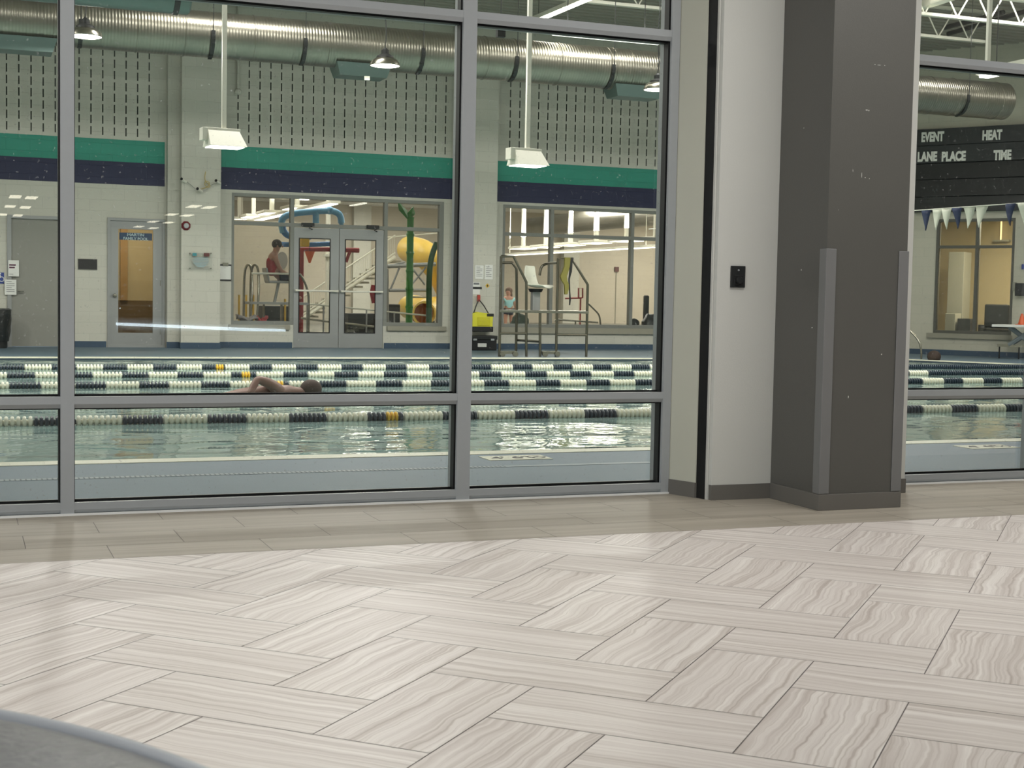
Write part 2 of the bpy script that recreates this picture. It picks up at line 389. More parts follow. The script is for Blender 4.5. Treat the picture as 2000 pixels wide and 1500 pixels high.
# ------------------------------------------------------------------ STOREFRONT (windows between lobby and pool hall)
ZB, ZM0, ZM1, ZT0, ZT1, ZTOP = .058, .4834, .53696, 2.35367, 2.40787, 3.34
def storefront(name, posts, x_end_r, zb=ZB):
    root = sroot(name, (posts[0][0], 0, 0))
    fr, gk, rr = B(), B(), B()
    for a, b in posts:
        box(fr, a, b, -.008, .014, 0.008, ZTOP); box(gk, a+.004, b-.004, .014, .072, .008, ZTOP); box(rr, a, b, .072, .125, .008, ZTOP)
    for (a0, a1), (b0, b1) in zip(posts, posts[1:]):
        for z0, z1 in ((.008, zb), (ZM0, ZM1), (ZT0, ZT1), (ZTOP-.06, ZTOP)):
            # front face: flat upper band over a slightly set back lower band
            h = z0 + (z1-z0)*(.36 if z1-z0 < .08 else .3)
            box(fr, a1, b0, -.006, .014, h, z1); 
            v = [fr.verts.new(p) for p in ((a1, -.006, h), (b0, -.006, h), (b0, .006, z0), (a1, .006, z0), (a1, .014, h), (b0, .014, h), (b0, .014, z0), (a1, .014, z0))]
            for f in ((0, 1, 2, 3), (4, 7, 6, 5), (0, 4, 5, 1), (3, 2, 6, 7), (0, 3, 7, 4), (1, 5, 6, 2)): fr.faces.new([v[q] for q in f])
            box(gk, a1, b0, .014, .072, z0+.003, z1-.003); box(rr, a1, b0, .072, .125, z0, z1)
            if z1 == ZT1 or z1 == ZM1 or z0 == .008:
                pass
    link('frame', fr, M_alu, root); link('gasket', gk, M_gask, root); link('rear_frame', rr, M_alu, root)
    for (a0, a1), (b0, b1) in zip(posts, posts[1:]):
        for z0, z1 in ((zb, ZM0), (ZM1, ZT0), (ZT1, ZTOP-.06)):
            # thin rubber bead round each pane
            bd = B(); t = .007
            box(bd, a1-.004, a1+t, .055, .07, z0, z1); box(bd, b0-t, b0+.004, .02, .07, z0, z1); box(bd, a1, b0, .055, .07, z0-.004, z0+t); box(bd, a1, b0, .03, .07, z1-t, z1+.004)
            link('glazing_bead', bd, M_gask, root)
            link('glass_pane', box(B(), a1-.003, b0+.003, .074, .080, z0-.003, z1+.003), M_glass, root)
    link('sill_glint_line', box(B(), posts[0][0], x_end_r, -.014, .0, 0, .009), M_sillglint, root)  # plain white strip painted for the reflected light along the sill
    return root
storefront('window_1', [(-3.42, -3.36), (-1.50, -1.435), (.4270, .4860), (2.303, 2.373), (3.442, 3.488)], 3.49)
XR = at(1997, 850, Y=0).x + .10
storefront('window_2', [(4.78, 4.83), (XR, XR+.07), (XR+1.9, XR+1.97)], XR+1.97, .055)
# pier wall between the windows
pier = B(); prism(pier, [(3.580, -.243), (3.586, -.285), (4.777, -.285), (4.777, .02), (3.9, .02), (3.9, -.243)], 0, 3.4)
wp = struct(link('wall_pier', pier, M_white))
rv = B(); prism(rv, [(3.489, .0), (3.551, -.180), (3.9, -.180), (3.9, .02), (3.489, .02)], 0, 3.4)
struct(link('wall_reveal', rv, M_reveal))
jt = B(); prism(jt, [(3.556, -.180), (3.569, -.243), (3.9, -.243), (3.9, -.180)], 0, 3.4)
struct(link('trim_1', jt, M_gask))
je = B(); box(je, 3.573, 3.581, -.262, -.243, 0, 3.4); struct(link('trim_2', je, M_white))
bb = B(); prism(bb, [(3.484, -.004), (3.545, -.184), (3.60, -.184), (3.60, 0.01), (3.484, .01)], 0, .078); struct(link('baseboard_left', bb, M_base))
bb = B(); box(bb, 3.583, 3.93, -.292, -.25, 0, .078); struct(link('baseboard_middle', bb, M_base))
bb = B(); box(bb, 4.40, 4.782, -.292, -.01, 0, .078); struct(link('baseboard_right', bb, M_base, bev=.002))
bb = B(); box(bb, -14, -3.42, -.01, .2, 0, 6.4); box(bb, XR+1.97, 30, -.01, .2, 0, 6.4); box(bb, -3.42, XR+1.97, .0, .2, ZTOP, 6.4)
struct(link('wall_front', bb, M_pier))
# charcoal column
cx0, cx1, cyf, cyb = 3.935, 4.405, -.735, -.286
col = thing('column', 'square charcoal-painted column with chipped paint and grey corner guards', 'column', (cx0, cyf, 0))
link('shaft', box(B(), cx0, cx1, cyf, cyb, 0, 3.4), M_col, col)
bs = B(); box(bs, cx0-.008, cx1+.008, cyf-.008, cyb-.006, 0, .080); link('baseboard', bs, M_base, col, bev=.002)
for xs in (0, 1):
    gb = B(); z0, z1, t, wd = .082, 1.283, .007, .052
    if xs == 0:
        prism(gb, [(cx0-t, cyf-t), (cx0+wd, cyf-t), (cx0+wd, cyf-.001), (cx0-.001, cyf-.001), (cx0-.001, cyf+wd), (cx0-t, cyf+wd)], z0, z1)
    else:
        prism(gb, [(cx1+t, cyf-t), (cx1-wd, cyf-t), (cx1-wd, cyf-.001), (cx1+.001, cyf-.001), (cx1+.001, cyf+wd), (cx1+t, cyf+wd)], z0, z1)
    link('corner_guard', gb, M_guard, col, bev=.003)
ch = B()
def chip(px, py, w_, h_, side=False):
    p = at(px, py, Y=cyf-.0006) if not side else at(px, py, X=cx0-.0006)
    n = random.randint(5, 7); vs_ = []
    for k in range(n):
        a = 2*math.pi*k/n; r = random.uniform(.55, 1)
        dx, dz = math.cos(a)*w_*r/2, math.sin(a)*h_*r/2
        vs_.append(ch.verts.new((p.x+dx, p.y, p.z+dz) if not side else (p.x, p.y+dx, p.z+dz)))
    ch.faces.new(vs_)
for a in ((1693, 215, .022, .006), (1697, 216, .008, .01), (1722, 692, .009, .011), (1657, 775, .007, .022), (1717, 127, .03, .003), (1709, 126, .008, .004), (1728, 128, .008, .004),
          (1683, 342, .004, .035), (1690, 347, .009, .006), (1698, 349, .007, .004), (1666, 333, .003, .02), (1638, 410, .004, .004), (1625, 668, .008, .026)): chip(*a)
chip(1565, 527, .012, .01, True); chip(1586, 640, .012, .006, True); chip(1570, 250, .008, .006, True)
link('paint_chips', ch, M_chip, col)
# wall device
p0, p1 = at(1427, 519, Y=-.286), at(1453, 562, Y=-.286)
dv = thing('intercom_panel', 'small dark grey intercom plate with round knob on the white pier wall', 'intercom', (p0.x, -.286, p1.z))
link('plate', box(B(), p0.x, p1.x, -.297, -.2855, p1.z, p0.z), M_dark, dv, bev=.002)
cxm = (p0.x+p1.x)/2; link('bezel', box(B(), cxm-.025, cxm+.025, -.302, -.297, p1.z+.014, p1.z+.064), M_black, dv, bev=.003)
link('knob', lathe(B(), [(0, .018), (.015, .018), (.018, .012), (.018, 0)], 20, Matrix.Translation((cxm, -.302, p1.z+.038)) @ Matrix.Rotation(math.pi/2, 4, 'X')), M_dark, dv, True)
link('call_button', lathe(B(), [(0, .004), (.004, .004), (.005, 0)], 12, Matrix.Translation((cxm, -.297, p0.z-.022)) @ Matrix.Rotation(math.pi/2, 4, 'X')), M_alu, dv, True)
# foreground stool
M_leather = mat('grey_leatherette', (118, 119, 122), .36, .0, .30, 9, .25, bscale=90)
OX, OY, OR = -.545, -5.712, .83
st = thing('ottoman', 'round grey leatherette ottoman in the near bottom left corner, out of focus', 'ottoman', (OX, OY, 0))
m4 = Matrix.Translation((OX, OY, 0))
link('cushion', lathe(B(), [(0, .612), (OR-.14, .608), (OR-.05, .603), (OR-.018, .592), (OR-.003, .575), (OR, .555), (OR-.012, .52), (OR-.04, .50), (.0, .495)], 128, m4), M_leather, st, True)
link('rim_highlight', tube(B(), [(OX+(OR-.006)*math.cos(a*math.pi/64), OY+(OR-.006)*math.sin(a*math.pi/64), .588) for a in range(129)], .009, 10), mat('pale_rim_highlight', (188, 194, 202), .3), st, True)  # pale rim tube whose colour paints the cushion's edge highlight
link('base', lathe(B(), [(0, .50), (OR-.06, .50), (OR-.08, .06), (OR-.10, .0), (0, 0)], 64, m4), M_leather, st, True)

# ------------------------------------------------------------------ POOL HALL SHELL
ZD, ZW = -.04, -.075
YF = 20.2
YN0, YN1, YE0, YE1 = 2.255, 2.44, 16.12, 16.36
wa = math.radians(33); WD = Vector((math.sin(wa), -math.cos(wa), 0)); WN = Vector((-math.cos(wa), -math.sin(wa), 0))
WP = at(1890, 695, Z=ZD); WPL = (WP, WN)
RE = at(1885, 707, Z=ZD)      # pool end edge runs parallel to the oblique wall
def on_line(P, D, y): return P.x + D.x*(y-P.y)/D.y
xe = lambda y: on_line(RE, WD, y)
XL = -6.0
# deck with the pool cut out
dk = B()
prism(dk, [(XL, .0), (34, .0), (34, YN0), (XL, YN0)], ZD-.3, ZD)
prism(dk, [(XL, YE1), (xe(YE1)+.22, YE1), (xe(YE1)+.22, YF+.3), (XL, YF+.3)], ZD-.3, ZD)
prism(dk, [(xe(YN0)+.22, YN0), (34, YN0), (34, YF+.3), (xe(YE1)+.22, YF+.3), (xe(YE1)+.22, YE1)], ZD-.3, ZD)
deck = struct(link('floor_pool_deck', dk, M_deck))
cp = B()
prism(cp, [(XL, YN0), (xe(YN0)+.22, YN0), (xe(YN1), YN1), (XL, YN1)], ZD-.06, ZD+.004)
prism(cp, [(XL, YE0), (xe(YE0), YE0), (xe(YE1)+.22, YE1), (XL, YE1)], ZD-.06, ZD+.004)
prism(cp, [(xe(YN0)+.22, YN0), (xe(YE1)+.22, YE1), (xe(YE0), YE0), (xe(YN1), YN1)], ZD-.06, ZD+.004)
struct(link('trim_3', cp, M_coping), 'cream coping around the lap pool')
gu = B(); box(gu, XL, xe(YE0), YE0-.012, YE0, ZW-.02, ZD-.012); prism(gu, [(xe(YN1)-.012, YN1), (xe(YN1), YN1), (xe(YE0), YE0), (xe(YE0)-.014, YE0)], ZW-.02, ZD-.012)
struct(link('trim_6', gu, M_nfloat), 'dark gutter edge of the pool')
# basin with dark lane lines on its floor
bn = B(); DZ = -1.4
prism(bn, [(XL, YN1), (xe(YN1), YN1), (xe(YE0), YE0), (XL, YE0)], DZ-.1, DZ)
for (a, b) in (((XL, YN1), (xe(YN1), YN1)), ((xe(YE0), YE0), (XL, YE0)), ((xe(YN1), YN1), (xe(YE0), YE0))):
    f = [bn.verts.new(q) for q in ((a[0], a[1], DZ), (b[0], b[1], DZ), (b[0], b[1], ZD-.05), (a[0], a[1], ZD-.05))]; bn.faces.new(f)
basin = struct(link('pool_basin', bn, M_basin))
ll = B()
for y in (3.8, 6.3, 8.5, 10.5, 12.4, 14.7): box(ll, XL+2, xe(y)-1.5, y-.12, y+.12, DZ, DZ+.004)
link('lane_markings', ll, M_mark, basin)
wt = B(); vs_ = [wt.verts.new(q) for q in ((XL, YN1, ZW), (xe(YN1), YN1, ZW), (xe(YE0), YE0, ZW), (XL, YE0, ZW))]; wt.faces.new(vs_)
tag(link('pool_water', wt, M_water), 'rippling blue-green water filling the lap pool behind the glass', 'water', kind='stuff')
# trench drain along the near deck
dr = B(); box(dr, XL, 4.2, 1.565, 1.635, ZD, ZD+.002); dr_o = tag(link('trench_drain', dr, mat('drain_grate', (122, 138, 146), .5)), 'thin slotted drain line along the near blue-grey deck', 'drain')
sl = B()
for k in range(150):
    x = -1+k*.028; box(sl, x, x+.008, 1.575, 1.625, ZD+.002, ZD+.003)
link('drain_slots', sl, mat('drain_slots', (86, 100, 108), .6), dr_o)

# far wall: holes for doors and windows
def X(px, py=500, Y=YF): return at(px, py, Y=Y).x
D1 = (X(21), 1.83, 2.255); D2 = (X(213), X(319), 2.30)
W1 = (X(452), X(866)); W2 = (X(981), 16.2)
WZ0, WZ1 = .40, 2.87
holes = [(D1[0], D1[1], ZD, D1[2]), (D2[0], D2[1], ZD, D2[2]), (W1[0], W1[1], WZ0, WZ1), (X(574), X(750), ZD, WZ1), (W2[0], W2[1], WZ0, WZ1)]
fw = grid_wall(B(), XL, 19.5, ZD, 6.4, YF, YF+.2, holes)
wall = struct(link('wall_back', fw, M_block))
pl1 = (at(354, 500, Y=19.75).x, at(430, 500, Y=19.75).x); pl2 = (at(896, 500, Y=19.75).x, at(969, 500, Y=19.75).x)
pi = B()
box(pi, X(327, Y=20.0), pl1[0]+.3, 20.0, YF, ZD, 6.35)
for a, b in (pl1, pl2): box(pi, a, b, 19.75, YF, ZD, 6.35)
struct(link('wall_back_piers', pi, M_block))
tn, nv = B(), B()
for a, b in ((XL, X(321)), (X(431), X(893)), (X(969), 17)):
    box(tn, a, b, YF-.006, YF, 3.335, 3.735); box(nv, a, b, YF-.006, YF, 2.925, 3.335)
struct(link('trim_4', tn, M_teal), 'teal painted band'); struct(link('trim_5', nv, M_navy), 'navy painted band')
slm = B(); per = .2045
for x0, x1 in ((X(13, 200)-per*3, X(288, 200)), (X(465, 200), X(867, 200)), (X(997, 200), 17)):
    n = round((x1-x0)/per)
    for k in range(n+1):
        x = x0+k*per
        for j in range(12):
            z = 3.80+j*.2025; box(slm, x-.011, x+.011, YF-.0015, YF, z, z+.148)
link('acoustic_slots', slm, M_slot, wall)
cv = B()
for a, b in ((XL, D1[0]-.06), (D1[1]+.06, D2[0]-.05), (D2[1]+.05, X(327, Y=20)), (pl1[1], X(574)-.02), (X(750)+.02, pl2[0]), (pl2[1], 17.5)):
    box(cv, a, b, YF-.02, YF, ZD, ZD+.11)
for a, b in (pl1, pl2): box(cv, a-.012, b+.012, 19.73, 19.75, ZD, ZD+.11); box(cv, a-.012, a, 19.74, YF, ZD, ZD+.11)
box(cv, X(327, Y=20)-.01, pl1[0], 19.985, 20, ZD, ZD+.11)
struct(link('baseboard_back', cv, M_cove))
# oblique wall on the right with the office window
OM = Matrix((WD, -WN, Vector((0, 0, 1)))).transposed().to_4x4(); OM.translation = Vector((WP.x, WP.y, 0))
def oh(px, py):
    q = at(px, py, plane=WPL); return ((q-Vector((WP.x, WP.y, 0))).dot(WD), q.z)
OW = (oh(1828, 500)[0], oh(1981, 500)[0], .42, oh(1905, 427)[1])
ow = grid_wall(B(), -6, 26, ZD, 6.4, 0, .2, [OW], OM)
struct(link('wall_right', ow, block_mat('cream_block_oblique', (196, 193, 176), 'Y')))
cv = B(); box(cv, -6, 26, -.015, 0, ZD, ZD+.11, OM); struct(link('baseboard_oblique', cv, M_cove))
struct(link('wall_left', box(B(), XL-.2, XL, 0, YF+.2, ZD, 6.4), M_blockY))
# pool-side face of the pier, blockwork
pb = B(); box(pb, 3.60, 4.62, .13, .27, ZD, 6.4); struct(link('wall_pier_rear', pb, M_pier))
pb = B(); box(pb, 3.585, 3.60, .15, .285, ZD, .10); struct(link('baseboard_pier', pb, M_cove))
# ceiling: ribbed roof deck
rf = B(); box(rf, XL, 34, 0, 24, 6.42, 6.6)
for k in range(80):
    y = .2+k*.25; box(rf, XL, 34, y, y+.12, 6.37, 6.42)
struct(link('ceiling_roof_deck', rf, M_ceil))
# open-web joists
def joist(x0, x1, y, zb, zt, label):
    r = thing('roof_joist', label, 'roof joist', (x0, y, zb), 'open-web roof joists over the pool')
    b1 = B(); box(b1, x0, x1, y-.05, y+.05, zt-.05, zt); link('top_chord', b1, M_joist, r)
    b1 = B(); box(b1, x0, x1, y-.05, y+.05, zb, zb+.05); link('bottom_chord', b1, M_joist, r)
    b1 = B(); n = int((x1-x0)/.33); pts = [(x0+(x1-x0)*k/n, y, zb+.03 if k % 2 else zt-.03) for k in range(n+1)]
    for a, b in zip(pts, pts[1:]): tube(b1, [a, b], .013, 6)
    link('web_bars', b1, M_joist, r); return r
jl = ['white roof joist ending short of the oblique wall, lower of the two upper right', 'white roof joist crossing above the scoreboard, upper of the two', 'white open-web roof joist over the middle of the pool', 'white open-web roof joist nearest the lobby windows']
joist(-5.9, 17.4, 14.62, 5.78, 6.36, jl[0]); joist(-5.9, 21.5, 13.05, 5.78, 6.36, jl[1]); joist(-5.9, 22.5, 11.5, 5.78, 6.36, jl[2]); joist(-5.9, 24, 9.6, 5.78, 6.36, jl[3])

# ------------------------------------------------------------------ HALL SERVICES
# main duct
DY, DZc, DR = 14.0, 4.655, .322
du = thing('spiral_duct', 'long ribbed silver air duct running along the far side of the pool hall', 'duct', (-5, DY, DZc))
dx1 = at(1962, 190, Y=DY).x
RX = Matrix.Rotation(math.pi/2, 4, 'Y')
db = B(); lathe(db, [(DR*1.0, -5.5), (DR, dx1-.02), (DR-.02, dx1), (0, dx1+.01)], 64, Matrix.Translation((0, DY, DZc)) @ RX)
link('duct_body', db, M_duct, du, True)
for px in (106, 270, 364, 500, 645, 830, 957, 1015, 1100, 1197, 1208, 1240, 1802, 1835, 1880, 1965):
    x = at(px, 100, Y=DY-.3).x
    link('seam_ring', lathe(B(), [(DR+.001, -.012), (DR+.008, -.008), (DR+.008, .008), (DR+.001, .012)], 64, Matrix.Translation((x, DY, DZc)) @ RX), M_duct, du, True)
for i, px in enumerate((158, 416, 596, 826, 1009, 1198, 1893)):
    x = at(px, 120, Y=DY-.3).x
    h = thing('duct_hanger', ['dark strap hanger on the duct beside the leftmost round lamp', 'strap hanger on the duct left of the left white pole', 'strap hanger on the duct above the double doors', 'strap hanger on the duct right of the middle round lamp', 'strap hanger on the duct left of the right white pole', 'strap hanger on the duct near the pier', 'strap hanger on the duct above the scoreboard'][i], 'duct hanger', (x, DY, DZc), 'strap hangers along the silver duct')
    hb = B()
    pts = []
    for k in range(-12, 1):
        a = math.radians(178 + (k+12)*15/1.0*.0 + (k+12)*7.6); pts.append((x, DY+math.cos(a)*(DR+.012), DZc+math.sin(a)*(DR+.012)))
    for a, b in zip(pts, pts[1:]):
        vs_ = [hb.verts.new((x+s*.028, q[1], q[2])) for q in (a, b) for s in (-1, 1)]; hb.faces.new((vs_[0], vs_[1], vs_[3], vs_[2]))
    o = link('strap', hb, M_dark, h); sm = o.modifiers.new('s', 'SOLIDIFY'); sm.thickness = .012
    link('rod', tube(B(), [(x, DY-DR-.012, DZc), (x, DY-DR-.012, 6.36)], .006, 6), M_dark, h)
# diffusers under the duct
for i, (pa, pb_) in enumerate(((20, 110), (650, 756), (1190, 1284))):
    xa, xb = at(pa, 145, Y=DY).x, at(pb_, 145, Y=DY).x
    if i == 0: xa = -.6
    d = B(); z1, z0 = DZc-DR+.06, DZc-DR-.125
    v = [d.verts.new(q) for q in ((xa, DY-.25, z1), (xb, DY-.25, z1), (xb, DY+.25, z1), (xa, DY+.25, z1), (xa+.06, DY-.2, z0), (xb-.06, DY-.2, z0), (xb-.06, DY+.2, z0), (xa+.06, DY+.2, z0))]
    for f in ((0, 1, 2, 3), (7, 6, 5, 4), (0, 4, 5, 1), (1, 5, 6, 2), (2, 6, 7, 3), (3, 7, 4, 0)): d.faces.new([v[q] for q in f])
    o = link('duct_diffuser', d, M_duct2, du)
    if i == 1:
        q = at(718, 152, Y=DY-.27); link('tag_plate', box(B(), q.x-.04, q.x+.04, DY-.245, DY-.225, q.z-.03, q.z+.03), M_wfix, o)
# nearer short duct at upper left
q1 = at(370, 10, Y=10); rr = .30; zc = at(370, 29, Y=10).z + rr
ud = thing('short_duct', 'darker teal-grey duct stub ending at the top left pane', 'duct', (-5, 10, zc))
link('duct_body', lathe(B(), [(rr, -5.6), (rr, q1.x-.02), (rr-.02, q1.x), (0, q1.x+.01)], 48, Matrix.Translation((0, 10, zc)) @ RX), M_duct2, ud, True)
link('end_strap', lathe(B(), [(rr+.002, -.06), (rr+.012, -.055), (rr+.012, .0), (rr+.002, .005)], 48, Matrix.Translation((at(347, 15, Y=10).x, 10, zc)) @ RX), M_dark, ud, True)
# round high-bay lamps
for i, (px, py) in enumerate(((167, 72), (752, 129), (1284, 176))):
    q = at(px, py, Y=12.8); x, z = q.x, q.z
    l = thing('pendant_lamp', ['round metal pendant lamp lit at upper left pane', 'round metal pendant lamp lit below the duct, centre of the three', 'round metal pendant lamp half hidden by the pier blockwork'][i], 'pendant lamp', (x, 12.8, z), 'round pendant lamps over the pool')
    T4 = Matrix.Translation((x, 12.8, z))
    area('pendant_row_light', (x, 12.8, z-.01), .34, .34, 150, (1, .97, .90))
    link('shade', lathe(B(), [(.212, 0), (.216, .01), (.20, .05), (.17, .085), (.125, .112), (.10, .118), (.095, .112), (.12, .10), (.16, .075), (.19, .04), (.205, 0)], 40, T4), M_steel, l, True)
    link('cap', lathe(B(), [(.125, .105), (.12, .135), (.075, .16), (.055, .165), (.055, .22), (.03, .235), (.022, .25), (0, .25)], 28, T4), M_dark, l, True)
    link('bulb_disc', lathe(B(), [(0, .002), (.20, .004), (.20, .012), (0, .012)], 40, T4), M_glow2, l, True)
    cb = B(); pts = [(x+math.sin(k*1.1)*.012, 12.8, z+.25+k*(6.36-z-.25)/14) for k in range(15)]; tube(cb, pts, .008, 6); link('chain', cb, M_dark, l)
# white pole fixtures
def pole_fixture(x, y, z0, ztop, label, group, yawz=.35, sc=1.0, matg=M_glow):
    r = thing('pole_light', label, 'pendant light', (x, y, z0), group)
    R4 = Matrix.Translation((x, y, z0)) @ Matrix.Rotation(yawz, 4, 'Z') @ Matrix.Diagonal((sc, sc, sc, 1))
    link('pole', box(B(), x-.024*sc, x+.024*sc, y-.024*sc, y+.024*sc, z0+.15*sc, ztop), M_wfix, r)
    hb = B(); a, b = .21, .16
    v = [hb.verts.new(R4 @ Vector(q)) for q in ((-.19, -b, .0), (.22, -b, .0), (.22, b, .0), (-.19, b, .0), (-.19, -.055, .17), (.16, -.055, .17), (.16, .055, .17), (-.19, .055, .17))]
    for f in ((0, 1, 2, 3), (7, 6, 5, 4), (0, 4, 5, 1), (1, 5, 6, 2), (2, 6, 7, 3), (3, 7, 4, 0)): hb.faces.new([v[q] for q in f])
    link('housing', hb, M_wfix, r, bev=.004)
    link('top_box', box(B(), -.21, .17, -.05, .05, .165, .20, R4), M_wfix, r, bev=.004)
    link('end_box', box(B(), -.25, -.19, -.07, .07, .06, .195, R4), M_wfix, r, bev=.004)
    link('lens', box(B(), -.17, .19, -.13, .13, -.008, -.001, R4), matg, r)
    return r
PY = 9.0
for i, (px, pt, pbm) in enumerate(((437, 249, 291), (1029, 290, 327))):
    q = at(px, pbm, Y=PY)
    pole_fixture(q.x, PY, q.z+.02, 6.36, ['white box light on a long white pole, left of the two', 'white box light on a long white pole, beside the right pilaster'][i], 'white pole lights over the pool', .10, 1.0)
def flat_fixture(x, y, z0, ztop, label, group, matg):
    r = thing('pole_light', label, 'pendant light', (x, y, z0), group)
    link('pole', box(B(), x-.055, x+.055, y-.055, y+.055, z0+.07, ztop), M_wfix, r); link('housing', box(B(), x-.32, x+.32, y-.55, y+.55, z0, z0+.07), M_wfix, r, bev=.01)
    link('lens', box(B(), x-.27, x+.27, y-.5, y+.5, z0-.015, z0), matg, r)
    return r
# linear strip lights
def strip(p0, p1, label, r=.05, m=M_glow2):
    p0, p1 = Vector(p0), Vector(p1); d = (p1-p0); n = d.normalized(); side = n.cross(Vector((0, 0, 1))).normalized()
    s = thing('strip_light', label, 'strip light', tuple((p0+p1)/2), 'linear strip lights under the roof')
    R4 = Matrix((n, side, Vector((0, 0, 1)))).transposed().to_4x4(); R4.translation = (p0+p1)/2; h = d.length/2
    link('housing', box(B(), -h, h, -r, r, .0, .07, R4), M_wfix, s); link('tube', box(B(), -h+.03, h-.03, -r*.7, r*.7, -.03, -.0, R4), m, s)
    for k in (-.7, .7):
        c0 = R4 @ Vector((h*k, 0, .07)); link('suspension_wire', tube(B(), [c0, (c0.x, c0.y, 6.36)], .006, 6), M_dark, s)
a, b = at(400, -2, Y=11), at(562, 15, Y=11); strip(a, (b.x, 11, a.z), 'bright strip light at the top edge above the left white pole')
a, b = at(1075, 64, Y=11), at(1290, 84, Y=11); strip((a.x, 11, a.z), (b.x, 11, a.z), 'slim strip light just under the top rail of the right pane', .03, mat('dim_tube', (236, 236, 224), emit=1.6))
strip((8.95, 15.9, 5.6), (9.05, 12.4, 5.6), 'bright strip light running towards the lobby in the top right pane')
q = at(1918, 148, Y=6.9); strip((q.x, 6.9, q.z), (q.x, 5.3, q.z), 'bright strip light on a white pole at the upper right window', .09)
pq = at(1929, 120, Y=6.6); sp_ = bpy.context.scene.collection.objects[-1]; sp_ = [o for o in C.objects if o.type == 'EMPTY' and o.get('category') == 'strip light'][-1]
link('pole', box(B(), pq.x-.022, pq.x+.022, 6.58, 6.62, q.z+.06, 6.36), M_wfix, sp_)
for pa, pb_, lab in (((1845, 54), (1960, 24), 'dark conduit under the roof deck, left one behind the right window joists'), ((1852, 66), (2010, 20), 'dark conduit under the roof deck, right one behind the right window joists')):
    p0, p1 = at(*pa, Z=6.2), at(*pb_, Z=6.2); tag(link('roof_conduit', tube(B(), [p0, p1], .045, 8), M_dark, smooth=True), lab, 'conduit', 'dark conduits under the roof')
p0, p1 = at(1780, 24, Z=5.95), at(1880, -8, Z=5.95); bm_ = B(); d_ = (p1-p0).normalized(); sd = d_.cross(Vector((0, 0, 1)))
RB = Matrix((d_, sd, Vector((0, 0, 1)))).transposed().to_4x4(); RB.translation = p0
box(bm_, -.5, (p1-p0).length+2, -.08, .08, .0, .03, RB); box(bm_, -.5, (p1-p0).length+2, -.01, .01, .03, .30, RB); box(bm_, -.5, (p1-p0).length+2, -.08, .08, .30, .33, RB)
tag(link('roof_beam', bm_, M_joist), 'pale steel roof beam crossing the top corner beside the column', 'roof beam')
# dark bracket under top rail
q = at(978, 62, Y=8); bk = B(); box(bk, q.x-.045, q.x+.045, 7.97, 8.03, q.z-.06, q.z+.12); o = tag(link('ceiling_bracket', bk, M_black), 'small black bracket hanging just under the top rail beside the mullion', 'bracket')
link('rod', tube(B(), [(q.x, 8, q.z+.1), (q.x, 8, 6.36)], .006, 6), M_dark, o)
# wall conduit
q0, q1 = at(465, 105, Y=YF-.05), at(465, 176, Y=YF-.05)
cn = thing('wall_conduit', 'pale vertical conduit with a junction fitting on the slotted wall', 'conduit', (q1.x, YF-.05, q1.z))
link('pipe', tube(B(), [(q1.x, YF-.05, q1.z), (q1.x, YF-.05, 6.3)], .028, 12), M_block, cn, True)
link('fitting', ell(B(), (q1.x, YF-.06, q1.z-.03), .07, .05, .06), M_block, cn, True)

# ------------------------------------------------------------------ LANE ROPES
def rope(y, x0, x1, phase, per, label, idx):
    r = thing('lane_rope', label, 'lane rope', (x0, y, ZW+.02), 'lane ropes across the lap pool')
    link('cable', tube(B(), [(XL+.2, y, ZW+.02), (x1, y, ZW+.02)], .006, 6), M_dark, r)
    zc, R, fl = ZW+.025, .052, per/16
    def run(a, b, m, name, lab=None):
        n = max(1, round((b-a)/fl)); st_ = (b-a)/n; prof = [(0.0, a)]
        for k in range(n):
            u = a+k*st_; prof += [(R*.42, u+.0005), (R*.45, u+st_*.16), (R*.9, u+st_*.22), (R, u+st_*.5), (R*.9, u+st_*.78), (R*.45, u+st_*.84), (R*.42, u+st_-.0005)]
        prof.append((0, b)); o = link(name, lathe(B(), prof, 14, Matrix.Translation((0, y, zc)) @ RX), m, r, True)
        if lab: o['label'] = lab
    k0 = math.floor((x0-phase)/per)
    x = phase + k0*per; yx = (3.53, 3.5, 3.46, 3.44, 3.42)[idx]
    while x < 13.95:
        wend = x+per*.53; run(x, wend, M_cream, 'float_run', 'cream floats')
        a, b = wend, x+per
        if a < yx < b:
            run(a, yx-.06, M_nfloat, 'float_run', 'navy floats'); run(yx-.06, yx+.05, M_yel, 'float_run', 'yellow marker floats'); run(yx+.05, b, M_nfloat, 'float_run', 'navy floats')
        else: run(a, b, M_nfloat, 'float_run', 'navy floats')
        x += per
    run(x, x1, M_nfloat, 'float_run', 'navy floats')
names = ['lane rope nearest the lobby, below the middle rail, cream and navy floats', 'lane rope hidden behind the middle rail, second from the lobby', 'lane rope just above the middle rail, behind the swimmer', 'second farthest lane rope, with a yellow marker near the left', 'farthest lane rope, closest to the far pool edge']
for i, (y, phx, per) in enumerate(((5.24, .882, .686), (7.35, .86, .684), (9.60, .842, .683), (11.50, .872, .673), (13.33, .826, .664))):
    rope(y, -1.2, xe(y)-.15, phx, per, names[i], i)

